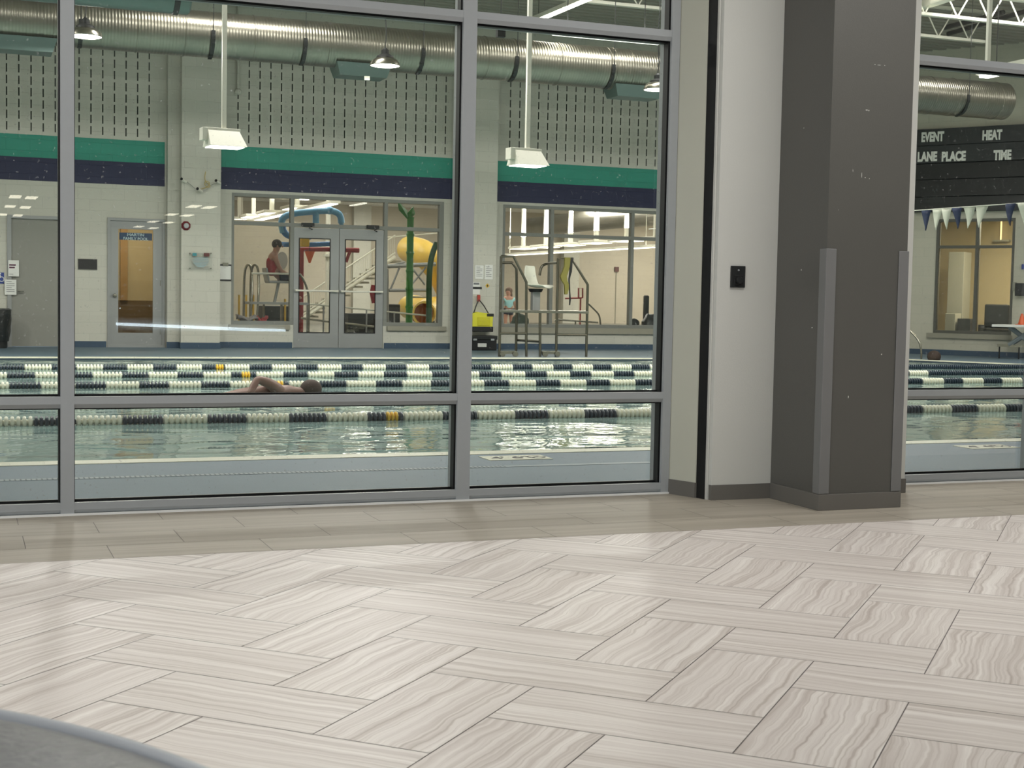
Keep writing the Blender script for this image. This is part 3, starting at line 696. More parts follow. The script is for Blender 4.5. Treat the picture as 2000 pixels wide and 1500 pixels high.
# ------------------------------------------------------------------ SWIMMERS
def skin_body(name, verts, edges, radii, m, parent=None, sub=2):
    me = bpy.data.meshes.new(name); me.from_pydata([tuple(v) for v in verts], edges, []); me.materials.append(m)
    o = bpy.data.objects.new(name, me); C.objects.link(o)
    sk = o.modifiers.new('skin', 'SKIN'); sk.use_smooth_shade = True
    for i, r in enumerate(radii):
        rv = r if isinstance(r, tuple) else (r, r); me.skin_vertices[0].data[i].radius = rv
    me.skin_vertices[0].data[0].use_root = True
    ss = o.modifiers.new('sub', 'SUBSURF'); ss.levels = sub; ss.render_levels = sub
    if parent is not None:
        o.parent = parent; o.matrix_parent_inverse = Matrix.Translation(-Vector(parent.location)) if parent.type == 'EMPTY' else Matrix()
    return o
sw = at(540, 766, Z=ZW); sx, sy2 = sw.x, sw.y
swm = thing('person', 'person swimming front crawl, bare back and bent arm above the water', 'person', (sx, sy2, ZW))
# travelling right: pelvis, torso, head, arm recovering behind; legs trail under the water
V = [(sx-.38, sy2, ZW-.06), (sx-.18, sy2, ZW-.01), (sx+.04, sy2, ZW+.01), (sx+.16, sy2, ZW-.01), (sx+.27, sy2, ZW-.02), (sx+.36, sy2, ZW+.0),
     (sx+.0, sy2-.13, ZW+.03), (sx-.14, sy2-.24, ZW+.12), (sx-.27, sy2-.28, ZW+.16), (sx-.33, sy2-.34, ZW+.07), (sx-.36, sy2-.37, ZW-.0),
     (sx-.7, sy2-.08, ZW-.1), (sx-1.05, sy2-.09, ZW-.12), (sx-.7, sy2+.08, ZW-.12), (sx-1.05, sy2+.1, ZW-.2),
     (sx+.06, sy2+.17, ZW-.04), (sx+.4, sy2+.2, ZW-.14), (sx+.62, sy2+.2, ZW-.2)]
Ed = [(0, 1), (1, 2), (2, 3), (3, 4), (4, 5), (2, 6), (6, 7), (7, 8), (8, 9), (9, 10), (0, 11), (11, 12), (0, 13), (13, 14), (2, 15), (15, 16), (16, 17)]
Rd = [(.15, .1), (.16, .10), (.19, .11), .085, .07, .09, .075, .06, .048, .04, .04, .075, .05, .075, .05, .07, .045, .035]
skin_body('body', V, Ed, Rd, M_skin2, swm)
link('hair', ell(B(), (sx+.385, sy2, ZW+.035), .125, .10, .105), M_hair, swm, True)
fb = B()
for k in range(5): tube(fb, [(sx-.37+.012*k-.02, sy2-.38, ZW+.01), (sx-.40+.018*k, sy2-.41, ZW-.03-.01*(k % 3)), (sx-.415+.022*k, sy2-.42, ZW-.07)], [.010, .009, .007], 8)
link('hand', fb, M_skin2, swm, True)
q = at(1815, 706, Z=ZW)
sw2 = thing('person', 'dark-haired person in the water at the far edge beside the ladder rail', 'person', (q.x, q.y-.25, ZW))
qx, qy = q.x, 15.75
skin_body('body', [(qx, qy, ZW-.5), (qx, qy, ZW-.15), (qx, qy, ZW-.03), (qx, qy, ZW+.07), (qx-.2, qy, ZW-.12), (qx+.2, qy, ZW-.12), (qx-.25, qy-.1, ZW-.4), (qx+.25, qy-.1, ZW-.4)],
          [(0, 1), (1, 2), (2, 3), (1, 4), (1, 5), (4, 6), (5, 7)], [.14, .14, .06, .085, .07, .07, .05, .05], M_skin2, sw2)
link('hair', ell(B(), (qx, qy, ZW+.10), .13, .13, .12), M_hair, sw2, True)
# pool ladder rail
la = at(1775, 668, Y=16.1); lb = at(1786, 690, Y=16.3)
ld = thing('pool_ladder_rail', 'bent stainless grab rail at the far pool edge', 'grab rail', (lb.x, 15.8, ZD))
for dx in (0, -.5):
    link('rail', tube(B(), curve([(lb.x+dx-.3, 16.55, ZD), (lb.x+dx-.3, 16.55, .5), (lb.x+dx-.22, 16.45, .62), (lb.x+dx-.05, 16.2, .38), (lb.x+dx, 16.10, .15), (lb.x+dx, 16.08, -.3)], 6), .02, 10), M_steel, ld, True)
# ------------------------------------------------------------------ FAR WALL: doors and windows
def frame_rect(bm, x0, x1, z0, z1, w_, y0, y1):
    box(bm, x0, x0+w_, y0, y1, z0, z1); box(bm, x1-w_, x1, y0, y1, z0, z1); box(bm, x0+w_, x1-w_, y0, y1, z1-w_, z1); box(bm, x0+w_, x1-w_, y0, y1, z0, z0+w_)
def rct(bm, pa, pb_, y, th=.01):
    """thin box between two picture corners at depth y"""
    a, b = at(pa[0], pa[1], Y=y), at(pb_[0], pb_[1], Y=y)
    box(bm, min(a.x, b.x), max(a.x, b.x), y-th, y, min(a.z, b.z), max(a.z, b.z)); return bm
FR = mat('frame_grey', (128, 130, 124), .5, .2, .04)
# door_1 solid grey
d1 = sroot('door_1', (D1[0], YF, ZD))
b = B(); box(b, D1[0]-.06, D1[0]+.01, YF-.03, YF+.1, ZD, D1[2]+.05); box(b, D1[1]-.01, D1[1]+.06, YF-.03, YF+.1, ZD, D1[2]+.05); box(b, D1[0]+.01, D1[1]-.01, YF-.028, YF+.1, D1[2]-.01, D1[2]+.048)
link('frame', b, M_alu2, d1)
leaf = link('leaf', box(B(), D1[0]+.01, D1[1]-.01, YF+.02, YF+.07, ZD+.01, D1[2]-.01), mat('grey_door_paint', (140, 140, 132), .5, 0, .03, 2), d1)
q = at(34, 569, Y=YF-.03)
b = B(); tube(b, [(q.x+.02, YF+.02, q.z), (q.x+.02, YF-.05, q.z), (q.x+.11, YF-.05, q.z)], .011, 8); link('door_handle', b, M_steel, leaf, True)
# door_2 with tan glass
d2 = sroot('door_2', (D2[0], YF, ZD))
b = B(); frame_rect(b, D2[0]-.03, D2[1]+.03, ZD, D2[2]+.02, .05, YF-.03, YF+.1); link('frame', b, M_alu2, d2)
gx0, gx1, gz0, gz1 = X(231), X(299), .225, 2.12
b = B(); grid_wall(b, D2[0]+.02, D2[1]-.018, ZD+.01, D2[2]-.03, YF+.0, YF+.045, [(gx0, gx1, gz0, gz1)])
lf2 = link('leaf', b, M_alu2, d2)
link('glass_pane', box(B(), gx0, gx1, YF+.018, YF+.026, gz0, gz1), M_glass2, lf2)
q = at(223.5, 577, Y=YF)
link('door_knob', lathe(B(), [(.012, 0), (.012, .03), (.032, .04), (.036, .055), (.028, .07), (0, .075)], 18, Matrix.Translation((q.x, YF, q.z)) @ Matrix.Rotation(math.pi/2, 4, 'X')), M_steel, lf2, True)
hb = B(); box(hb, D2[1]-.055, D2[1]-.045, YF-.006, YF+.0, .2, .3); box(hb, D2[1]-.055, D2[1]-.045, YF-.006, YF+.0, 1.1, 1.2); link('hinges', hb, M_steel, lf2)
# corridor behind door_2
cr = B(); box(cr, 2.2, 2.28, YF+.2, 23, ZD, 2.8); box(cr, 3.86, 3.94, YF+.2, 23, ZD, 2.8); box(cr, 2.2, 3.94, 23, 23.1, ZD, 2.8); box(cr, 2.2, 3.94, YF+.2, 23.1, 2.8, 2.9)
struct(link('wall_corridor', cr, M_tan)); struct(link('floor_corridor', box(B(), 2.2, 3.94, YF+.2, 23.1, ZD-.1, ZD), M_tan2))
box_ = B(); box(box_, 2.28, 3.86, 22.96, 23, ZD, .80); struct(link('trim_corridor', box_, M_tan2))
box_ = B(); box(box_, 3.06, 3.2, 22.9, 22.96, .8, 2.8); struct(link('trim_corridor_post', box_, mat('mid_tan', (150, 120, 74), .6)))  # post in a plain darker tan
# sign on the glass
sg = thing('door_sign', 'blue strip sign reading MARTIN FAMILY POOL on the door glass', 'sign', (X(264), YF, 1.98))
link('plate', rct(B(), (233, 454), (297, 470), YF-.002, .006), M_bsign, sg)
M_let = mat('pale_letters', (176, 196, 200), .6)
t1 = at(265, 461.2, Y=YF-.01); t2 = at(265, 469, Y=YF-.01)
text('lettering', 'MARTIN', .072, (t1.x, YF-.012, t1.z), (1, 0, 0), (0, 0, 1), M_let, sg, .002, .002, 'CENTER', 1.15)
text('lettering', 'FAMILY POOL', .072, (t2.x, YF-.012, t2.z), (1, 0, 0), (0, 0, 1), M_let, sg, .002, .002, 'CENTER', 1.0)
# window_3 with the double doors (middle bay)
xa, xm1, xm2, xb = W1[0], X(570.5), X(753.5), W1[1]
TZ = 2.31
w3 = sroot('window_3', (xa, YF, WZ0)); b = B(); y0, y1 = YF+.01, YF+.13
box(b, xa, xb, y0, y1, WZ1-.06, WZ1); box(b, xa, xa+.05, y0, y1, WZ0, WZ1-.06); box(b, xb-.09, xb, y0, y1, WZ0, WZ1-.06)
for x in (xm1, xm2): box(b, x-.035, x+.035, y0, y1, ZD, WZ1-.06)
box(b, xa+.05, xm1-.035, y0, y1, TZ-.035, TZ+.035); box(b, xm2+.035, xb-.09, y0, y1, TZ-.035, TZ+.035); box(b, xm1+.035, xm2-.035, y0, y1, TZ-.035, TZ+.035)
box(b, xa+.05, xm1-.035, y0, y1, WZ0, WZ0+.07); box(b, xm2+.035, xb-.09, y0, y1, WZ0, WZ0+.07)
link('frame', b, FR, w3)
for a_, b_, c_2, d_ in ((xa+.05, xm1-.035, WZ0+.07, TZ-.035), (xa+.05, xm1-.035, TZ+.035, WZ1-.06), (xm1+.035, xm2-.035, TZ+.035, WZ1-.06), (xm2+.035, xb-.09, TZ+.035, WZ1-.06), (xm2+.035, xb-.09, WZ0+.07, TZ-.035)):
    link('glass_pane', box(B(), a_, b_, YF+.06, YF+.066, c_2, d_), M_glass2, w3)
b = B(); box(b, xa-.05, xm1-.035, YF-.06, YF+.01, WZ0-.09, WZ0); box(b, xm2+.035, xb+.07, YF-.06, YF+.01, WZ0-.09, WZ0); link('window_sill', b, M_sill, w3, bev=.005)
dm = (xm1+xm2)/2
for i, (a_, b_) in enumerate(((xm1+.04, dm-.006), (dm+.006, xm2-.04))):
    dd = sroot('door_%d' % (3+i), (a_, YF, ZD)); l_, r_ = a_+.20, b_-.20
    if i == 0: l_, r_ = X(584), X(646)
    else: l_, r_ = X(674), X(735)
    b = B(); grid_wall(b, a_, b_, ZD+.01, TZ-.045, YF+.02, YF+.07, [(l_, r_, .25, 2.07)]); lf = link('leaf', b, M_alu2, dd)
    link('glass_pane', box(B(), l_, r_, YF+.04, YF+.046, .25, 2.07), M_glass2, lf)
    bz = B(); frame_rect(bz, l_, r_, .25, 2.07, .018, YF+.012, YF+.022); link('glazing_bead', bz, M_gask, lf)
    hb = B(); zp = at(615, 568, Y=YF).z-.0; tube(hb, [(a_+.02, YF-.045, zp), (b_-.02, YF-.045, zp)], .018, 10); box(hb, a_+.02, a_+.06, YF-.05, YF+.02, zp-.02, zp+.02); box(hb, b_-.06, b_-.02, YF-.05, YF+.02, zp-.02, zp+.02)
    link('push_bar', hb, M_wfix, lf, True)
    cb = B(); xc_ = at(600 if i == 0 else 727, 440, Y=YF).x; box(cb, xc_-.11, xc_+.13, YF-.05, YF+.01, TZ-.02, TZ+.045); tube(cb, [(xc_+.08, YF-.04, TZ-.02), (xc_-.0, YF-.16, TZ-.06), (xc_+.1, YF+.0, TZ-.075)], .009, 6); link('door_closer', cb, M_dark, lf)
# window_4 right bay
w4 = sroot('window_4', (W2[0], YF, WZ0)); b = B(); xs_ = [W2[0]+.02, X(1078), X(1235), X(1235)+2.0, W2[1]-.03]
box(b, W2[0], W2[1], y0, y1, WZ1-.06, WZ1); box(b, W2[0], W2[1], y0, y1, WZ0, WZ0+.07); box(b, W2[0], W2[1], y0, y1, TZ-.06, TZ+.01)
for x in xs_: box(b, x-.035, x+.035, y0-.004, y1+.004, WZ0+.002, WZ1-.002)
link('frame', b, FR, w4)
for a_, b_ in zip(xs_, xs_[1:]):
    if b_-a_ < .2: continue
    for c_2, d_ in ((WZ0+.07, TZ-.06), (TZ+.01, WZ1-.06)): link('glass_pane', box(B(), a_+.035, b_-.035, YF+.06, YF+.066, c_2, d_), M_glass2, w4)
link('window_sill', box(B(), W2[0]-.04, W2[1], YF-.06, YF+.01, WZ0-.12, WZ0), M_sill, w4, bev=.005)
# window_5 oblique wall
w5 = sroot('window_5', (WP.x, WP.y, .42)); b = B(); a0, a1, z0, z1 = OW
mz = oh(1905, 482)[1]; mxx = oh(1908, 500)[0]
FR2 = mat('dark_frame', (88, 88, 80), .5, .2)
for q in ((a0, a0+.06, z0, z1), (a1-.05, a1, z0, z1), (a0, a1, z1-.06, z1), (a0, a1, z0, z0+.06), (a0, a1, mz-.03, mz+.03), (mxx-.035, mxx+.035, z0, z1)): e_ = .003 if q[3]-q[2] > 1 else 0; box(b, q[0], q[1], -.01-e_, .1+e_, q[2]+e_, q[3]-e_, OM)
link('frame', b, FR2, w5)
link('glass_pane', box(B(), a0+.06, a1-.05, .04, .046, z0+.06, z1-.06, OM), M_glass2, w5)
link('window_sill', box(B(), a0-.12, a1+.02, -.08, 0, z0-.10, z0, OM), M_sill, w5)
# office behind it
b = B(); box(b, -2.5, 4.0, 3.2, 3.3, ZD, 3.1, OM); box(b, -2.6, -2.5, .2, 3.3, ZD, 3.1, OM); box(b, 4, 4.1, .2, 3.3, ZD, 3.1, OM); struct(link('wall_office', b, M_tan)); struct(link('ceiling_office', box(B(), -2.6, 4.1, .2, 3.3, 3.1, 3.2, OM), M_tan)); struct(link('floor_office', box(B(), -2.6, 4.1, .2, 3.3, ZD-.1, ZD, OM), M_tan2))
def oo(px, py, dep):
    P = Vector((WP.x, WP.y, 0)) - WN*dep; q = at(px, py, plane=(P, WN)); return ((q-Vector((WP.x, WP.y, 0))).dot(WD), dep, q.z)
def obox(px0, py0, px1, py1, dep, th):
    a, b_ = oo(px0, py0, dep), oo(px1, py1, dep); return box(B(), min(a[0], b_[0]), max(a[0], b_[0]), dep, dep+th, min(a[2], b_[2]), max(a[2], b_[2]), OM)
def floorbox(px0, py0, px1, dep, th):
    a, b_ = oo(px0, py0, dep), oo(px1, py0, dep); return box(B(), min(a[0], b_[0]), max(a[0], b_[0]), dep, dep+th, ZD, a[2], OM)
M_gcab = mat('grey_cabinet', (150, 150, 136), .5); 
tag(link('locker', floorbox(1853, 492, 1884, 1.9, .5), M_gcab, bev=.01), 'tall pale grey locker inside the office window', 'locker')
ck = thing('office_chair', 'dark office chair behind the office window glass', 'office chair', tuple(OM @ Vector(oo(1952, 640, 1.2)[:3])))
a = oo(1948, 610, 1.2)
link('backrest', box(B(), a[0]-.22, a[0]+.3, 1.0, 1.07, .55, 1.05, OM), M_black, ck, bev=.03); link('seat', box(B(), a[0]-.25, a[0]+.3, 1.05, 1.5, .42, .52, OM), M_black, ck, bev=.02)
link('pedestal', tube(B(), [OM @ Vector((a[0]+.02, 1.25, .42)), OM @ Vector((a[0]+.02, 1.25, ZD+.05))], .03), M_dark, ck)
bsb = B()
for k in range(5):
    an = k*2*math.pi/5; tube(bsb, [OM @ Vector((a[0]+.02, 1.25, ZD+.07)), OM @ Vector((a[0]+.02+.28*math.cos(an), 1.25+.28*math.sin(an), ZD+.04))], .02)
link('base', bsb, M_dark, ck)
tag(link('storage_crate', floorbox(1846, 612, 1866, .9, .4), M_gcab, bev=.01), 'grey storage crate low behind the left pane of the office window', 'crate')
tag(link('storage_box', floorbox(1870, 622, 1895, .9, .4), M_black, bev=.01), 'black storage box beside the grey crate in the office', 'box')
o_ = tag(link('desk', floorbox(1910, 634, 1975, 2.3, .6), M_dark, bev=.01), 'dark desk at the back of the tan office', 'desk')
wb = thing('wall_shelf', 'slim wall bracket lamp on the tan office wall', 'wall lamp', tuple(OM @ Vector(oo(1955, 470, 3.1))))
a = oo(1955, 472, 3.1); link('shelf', box(B(), a[0]-.15, a[0]+.2, 3.0, 3.2, a[2], a[2]+.04, OM), M_gcab, wb); link('rod', box(B(), a[0]-.02, a[0]+.01, 3.08, 3.11, a[2]+.04, 3.1, OM), emis('warm_tube', (255, 226, 160), 1.5), wb)

# ------------------------------------------------------------------ SCOREBOARD on the oblique wall
sb = thing('scoreboard', 'large dark swim scoreboard lettered EVENT HEAT LANE PLACE TIME', 'scoreboard', tuple(WP+Vector((0, 0, 3.3))))
sx0 = oh(1770, 300)[0]; zt = oh(1890, 250)[1]; zs = [oh(1890, y)[1] for y in (250, 283, 318, 350, 384, 414)]
for k in range(5):
    th = .16 if k < 2 else .13
    link('score_panel', box(B(), sx0, sx0+4.2, -th, -.01, zs[k+1]+.008, zs[k], OM), M_sb if k < 2 else M_sbd, sb, bev=.006)
P16 = Vector((WP.x, WP.y, 0)) + WN*.163
M_slet = mat('cream_letters', (240, 240, 232), .6)
for s, pa, pb_ in (('EVENT', (1799.5, 276.5), (1843.5, 276)), ('HEAT', (1918.5, 273), (1957, 272)), ('LANE', (1792, 315), (1830, 315)), ('PLACE', (1839, 314.5), (1886, 313.5)), ('TIME', (1940, 312), (1975, 311.5))):
    qa = at(*pa, plane=(P16, WN)); qb = at(*pb_, plane=(P16, WN))
    t = text('lettering', s, .262, (0, 0, 0), (1, 0, 0), (0, 0, 1), M_slet, None, .002, .014)
    xs2 = [v.co.x for v in t.data.vertices]; wdt = max(xs2)-min(xs2); k = (qb-qa).length/wdt
    R4 = Matrix((WD*k, -WN, Vector((0, 0, 1)))).transposed().to_4x4(); R4.translation = qa
    t.data.transform(Matrix.Translation((-min(xs2), 0, 0))); t.data.transform(R4); t.parent = sb; t.matrix_parent_inverse = Matrix.Translation(-Vector(sb.location))
P14 = Vector((WP.x, WP.y, 0)) + WN*.134
M_faint = mat('faint_letters', (62, 66, 66), .5)
for s, py in (('COLORADO', 388), ('TIME SYSTEMS', 396)):
    qa = at(1803, py, plane=(P14, WN)); text('lettering', s, .075, qa, WD, (0, 0, 1), M_faint, sb, .001, .001)
qa = at(1826, 374, plane=(P14, WN)); b = B()
for k in range(3): ell(b, qa+WD*(.04*(k-1))+Vector((0, 0, .03*((k+1) % 2))), .02, .004, .03, 8)
link('emblem', b, M_faint, sb)
# ------------------------------------------------------------------ BACKSTROKE FLAGS
FX = 10.4
ff = thing('flag_line', 'white cord of backstroke flags strung across the lanes', 'cord', (FX, 6.2, 2.1))
link('cord', tube(B(), [(FX, .3, 2.16), (FX, 4, 2.09), (FX, 6, 2.105), (FX, 8, 2.115), (FX, 14, 2.15)], .006, 6), M_joist, ff)
post = tube(B(), [(FX, 14.0, 2.2), (FX, 14.0, ZW-.9)], .02, 8)
M_nflag = mat('navy_flag', (40, 52, 84), .8); M_wflag = mat('cream_flag', (214, 216, 200), .8)
fl = [(1800, 1818, 'n'), (1821, 1840, 'w'), (1841, 1860, 'w'), (1861, 1880, 'n'), (1881, 1903, 'w'), (1904, 1928, 'w'), (1965, 1985, 'n'), (1989, 2012, 'w'), (2016, 2040, 'w')]
fn = ['first navy pennant from the left on the flag line', 'first cream pennant, next to the leftmost navy one', 'second cream pennant, left of the middle navy one', 'middle navy pennant over the office window frame', 'cream pennant right of the middle navy one', 'cream pennant before the gap in the flag line', 'navy pennant after the gap in the flag line', 'cream pennant at the right edge of the photo', 'cream pennant beyond the right edge']
for i, (pa, pb_, c) in enumerate(fl[:8]):
    a, b_ = at(pa, 407, X=FX), at(pb_, 405, X=FX); ya, yb = a.y, b_.y; zt_ = 2.10+.004; L_ = .235
    b = B(); n = 6; prev = None
    for k in range(n+1):
        t = k/n; hw = (ya-yb)/2*(1-t)+.004; yc = (ya+yb)/2+.008*math.sin(t*3+i); xo = FX+.012*math.sin(t*2.5+i*1.7)
        cur = [b.verts.new((xo, yc+hw, zt_-L_*t)), b.verts.new((xo+.006*math.sin(i+t*5), yc, zt_-L_*t)), b.verts.new((xo, yc-hw, zt_-L_*t))]
        if prev:
            b.faces.new((prev[0], prev[1], cur[1], cur[0])); b.faces.new((prev[1], prev[2], cur[2], cur[1]))
        prev = cur
    o = link('pennant', b, M_nflag if c == 'n' else M_wflag, smooth=True); sm = o.modifiers.new('s', 'SOLIDIFY'); sm.thickness = .002
    tag(o, fn[i], 'flag', 'pennants on the flag line')
# ------------------------------------------------------------------ DEPTH MARKERS on the near deck
for i, (cpx, cpy, lab) in enumerate(((1007, 894.5, 'pale deck tile marked 4 6 and a no diving ring, left of the pier'), (1927, 873, 'pale deck tile with depth numbers in the right-hand window'))):
    q = at(cpx, cpy, Z=ZD); dmk = thing('depth_marker', lab, 'depth marker', (q.x, q.y, ZD), 'depth markers painted on the near deck')
    link('tile', box(B(), q.x-.22, q.x+.22, q.y-.115, q.y+.115, ZD, ZD+.004), M_coping, dmk)
    for s, dx in (("4'", -.175), ('6"', -.03)): text('lettering', s, .15, (q.x+dx, q.y-.055, ZD+.005), (1, 0, 0), (0, 1, 0), M_mark, dmk, .0005, .003)
    b = B()
    lathe(b, [(.052, 0), (.052, .001), (.066, .001), (.066, 0)], 28, Matrix.Translation((q.x+.145, q.y, ZD+.004))); box(b, -.055, .055, -.006, .006, .0, .001, Matrix.Translation((q.x+.145, q.y, ZD+.0045)) @ Matrix.Rotation(.78, 4, 'Z'))
    link('no_diving_symbol', b, M_mark, dmk)
# ------------------------------------------------------------------ LIFEGUARD CHAIR on the far deck
LY = 16.75
def LP(px, py, Y=LY): return at(px, py, Y=Y)
gz = ZD
lc = thing('lifeguard_chair', 'stainless lifeguard stand with white moulded seat on the far deck', 'lifeguard chair', (LP(1060, 690).x, LY, gz))
xl, xr = LP(977, 600).x, LP(1147, 600).x; xi1, xi2 = LP(1030, 600).x, LP(1091, 600).x
zt_ = LP(1000, 501).z; zp = LP(1060, 608).z; zrail = LP(1147, 556).z; zt2 = LP(1100, 505).z; LB = LY+.75
r_ = .024
def pipe(pts, nm_='rail', sub=0): return link(nm_, tube(B(), curve(pts, 5) if sub else pts, r_, 10), mat('lifeguard_steel', (112, 108, 96), .28, .9, .1), lc, True)
xa1, xa2 = LP(1003, 520).x, LP(1028, 560).x
# left side frame
pipe([(xl, LY, gz), (xl, LY, zt_)], 'leg'); pipe([(xl, LY, zt_), (xa1, LY, zt_), (LP(1028, 553).x, LY, zrail+.02), (LP(1028, 600).x, LY, zp), (LP(1028, 690).x, LY, gz)], 'side_rail')
pipe([(LP(979, 515, LB).x, LB, LP(979, 513, LB).z), (LP(1000, 515, LB).x, LB, LP(1000, 513, LB).z), (LP(1009, 515, LB).x, LB, LP(1010, 525, LB).z), (LP(1011, 515, LB).x, LB, LP(1010, 600, LB).z), (LP(1011, 515, LB).x, LB, gz)], 'side_rail')
# right side frame
xr1 = LP(1090, 505).x; pipe([(xr1, LY, gz), (xr1, LY, zt2), (LP(1117, 505).x, LY, zt2), (xr, LY, zrail), (xr, LY, gz)], 'side_rail')
pipe([(LP(1054, 530, LB).x, LB, zt2-.30), (LP(1058, 517, LB).x, LB, zt2-.14), (LP(1068, 510, LB).x, LB-.05, zt2-.08), (xr1, LY+.02, zt2-.08)], 'arm_rail', 1)
pipe([(LP(1055, 600).x, LY, zp), (LP(1055, 690).x, LY, gz)], 'leg'); 
for za in (608, ): 
    b = B(); prism(b, [(xl-.02, LY-.03), (xr+.02, LY-.03), (xr+.3, LB), (LP(1009, 600, LB).x-.15, LB)], zp-.03, zp+.015); link('platform', b, M_steel, lc, bev=.006)
z1_ = LP(1000, 651).z; pipe([(xl, LY, z1_), (LP(1028, 651).x, LY, z1_)], 'cross_bar'); pipe([(xr1, LY, z1_-.02), (xr, LY, z1_-.02)], 'cross_bar')
z2_ = LP(1030, 667).z; pipe([(LP(1011, 667, LB).x, LB, z2_), (LP(1055, 667).x, LY, z2_)], 'cross_bar')
z3_ = LP(1000, 690).z
for a_, b_ in ((975, 1008), (1058, 1090)):
    xw0, xw1 = LP(a_, 688).x, LP(b_, 688).x; b = B(); box(b, xw0, xw1, LY-.05, LY+.05, gz+.05, gz+.1); 
    for xx in (xw0+.04, xw1-.04): lathe(b, [(0, -.02), (.05, -.02), (.05, .02), (0, .02)], 16, Matrix.Translation((xx, LY-.06, gz+.05)) @ Matrix.Rotation(math.pi/2, 4, 'X'))
    link('caster_bar', b, M_steel, lc)
# post and seat
sxm = LP(1060, 580).x; zs0 = LP(1060, 565).z
link('post', box(B(), LP(1053, 590).x, LP(1068, 590).x, LY+.3, LY+.42, zp, zs0), M_alu2, lc, bev=.01); link('seat_swivel', lathe(B(), [(0, -.06), (.11, -.06), (.14, 0), (0, 0)], 20, Matrix.Translation((LP(1060, 565).x, LY+.33, zs0+.01))), M_black, lc, True)
# moulded shell seat facing right-front: swept profile (side view in X) widened in Y
b = B(); prev = None; n = 12
for (f_, u_, wd) in ((-.215, .40, .15), (-.225, .385, .20), (-.225, .28, .225), (-.21, .15, .245), (-.17, .05, .255), (-.08, .0, .26), (.06, -.005, .26), (.18, .0, .25), (.235, -.02, .22)):
    row = []
    for j in range(n+1):
        s = j/n*2-1; isb = u_ > .04
        row.append(b.verts.new((f_+(.07*s*s if isb else 0), s*wd, u_+(0 if isb else .045*s*s))))
    if prev:
        for j in range(n): b.faces.new((prev[j], prev[j+1], row[j+1], row[j]))
    prev = row
o = link('seat', b, mat('white_seat_plastic', (232, 232, 218), .35, 0, .02), lc, True)
o.data.transform(Matrix.Translation((LP(1063, 560).x, LY+.33, zs0+.03)) @ Matrix.Rotation(-.85, 4, 'Z'))
sm = o.modifiers.new('s', 'SOLIDIFY'); sm.thickness = .018; ss = o.modifiers.new('ss', 'SUBSURF'); ss.levels = 1; ss.render_levels = 1
# rescue tubes hanging on the rail
def ribbon(pts, w_, y, m, name, th=.05):
    b = B(); prev = None
    for (px, py), ww in zip(pts, w_):
        q = LP(px, py, y); h = ww/2*.0087; cur = [b.verts.new((q.x-h, y, q.z)), b.verts.new((q.x+h, y, q.z)), b.verts.new((q.x+h, y-th, q.z)), b.verts.new((q.x-h, y-th, q.z))]
        if prev:
            for k in range(4): b.faces.new((prev[k], prev[(k+1) % 4], cur[(k+1) % 4], cur[k]))
        else: b.faces.new(cur[::-1])
        prev = cur
    b.faces.new(prev); return link(name, b, m, smooth=True, bev=.008)
tag(ribbon([(1107, 503), (1106, 520), (1103, 530), (1099, 540), (1101, 548), (1105, 556), (1105, 565), (1104, 575)], [13, 12, 13, 15, 13, 10, 9, 6], LY-.03, M_olive, 'rescue_tube'), 'olive yellow rescue tube draped over the stand rail', 'rescue tube')
tag(ribbon([(1117, 503), (1115, 512), (1114, 530), (1111, 545), (1112, 570), (1113, 585), (1112, 596)], [8, 7, 6, 3.5, 3, 4, 3], LY-.04, M_black, 'rescue_strap', .02), 'long black strap hanging beside the olive rescue tube', 'strap')
# yellow first aid bag hanging on the pilaster, black crate below
BY = 19.70
by = thing('equipment_bag', 'yellow bag with dark ends hung by straps on the pilaster hook', 'bag', (at(941, 620, Y=BY).x, BY, at(941, 640, Y=BY).z))
a, b_ = at(922, 612, Y=BY-.1), at(961, 639, Y=BY-.1)
bb = B(); x0, x1, zb_, zt3 = a.x, b_.x, b_.z, a.z
pr_ = [(x0, zb_), (x1, zb_), (x1+.01, zt3-.04), (x1-.05, zt3), (x0+.1, zt3+.03), (x0, zt3)]
vv = [bb.verts.new((x, BY-.14, z)) for x, z in pr_]; v2 = [bb.verts.new((x, BY-.01, z)) for x, z in pr_]; bb.faces.new(vv); bb.faces.new(v2[::-1])
for k in range(6): bb.faces.new((vv[k], v2[k], v2[(k+1) % 6], vv[(k+1) % 6]))
link('bag_body', bb, M_gold, by, bev=.015)
link('bag_bottom', box(B(), x0-.01, x1+.01, BY-.15, BY-.005, zb_-.09, zb_+.01), M_black, by, bev=.01); link('bag_top_trim', box(B(), x1-.13, x1+.02, BY-.145, BY-.005, zt3-.06, zt3-.0), M_black, by, bev=.01)
link('pocket', box(B(), x0+.1, x1-.06, BY-.155, BY-.14, zb_+.03, zt3-.07), mat('yellow_pocket', (196, 190, 40), .7), by, bev=.01)
hk = at(934, 585, Y=BY); sb_ = B()
for xx in (x0+.04, x1-.07): tube(sb_, [(hk.x, BY-.04, hk.z), ((hk.x+xx)/2, BY-.06, (hk.z+zt3)/2+.02), (xx, BY-.08, zt3)], .012, 6)
link('straps', sb_, M_dark, by); link('hook_clip', box(B(), hk.x-.025, hk.x+.025, BY-.05, BY+.0, hk.z-.04, hk.z+.09), mat('red_clip', (178, 60, 48), .5), by)
ck_ = at(945, 684, Z=ZD)
cr_ = thing('storage_crate', 'black crate with white label on the floor under the yellow bag', 'crate', (ck_.x, 19.5, ZD))
a, b_ = at(921, 657, Y=19.45), at(969, 684, Y=19.45)
link('crate_body', box(B(), a.x, b_.x, 19.42, 19.72, ZD, .17), M_black, cr_, bev=.012); link('lid', box(B(), a.x-.01, b_.x+.01, 19.40, 19.73, .17, .25), M_dark, cr_, bev=.012)
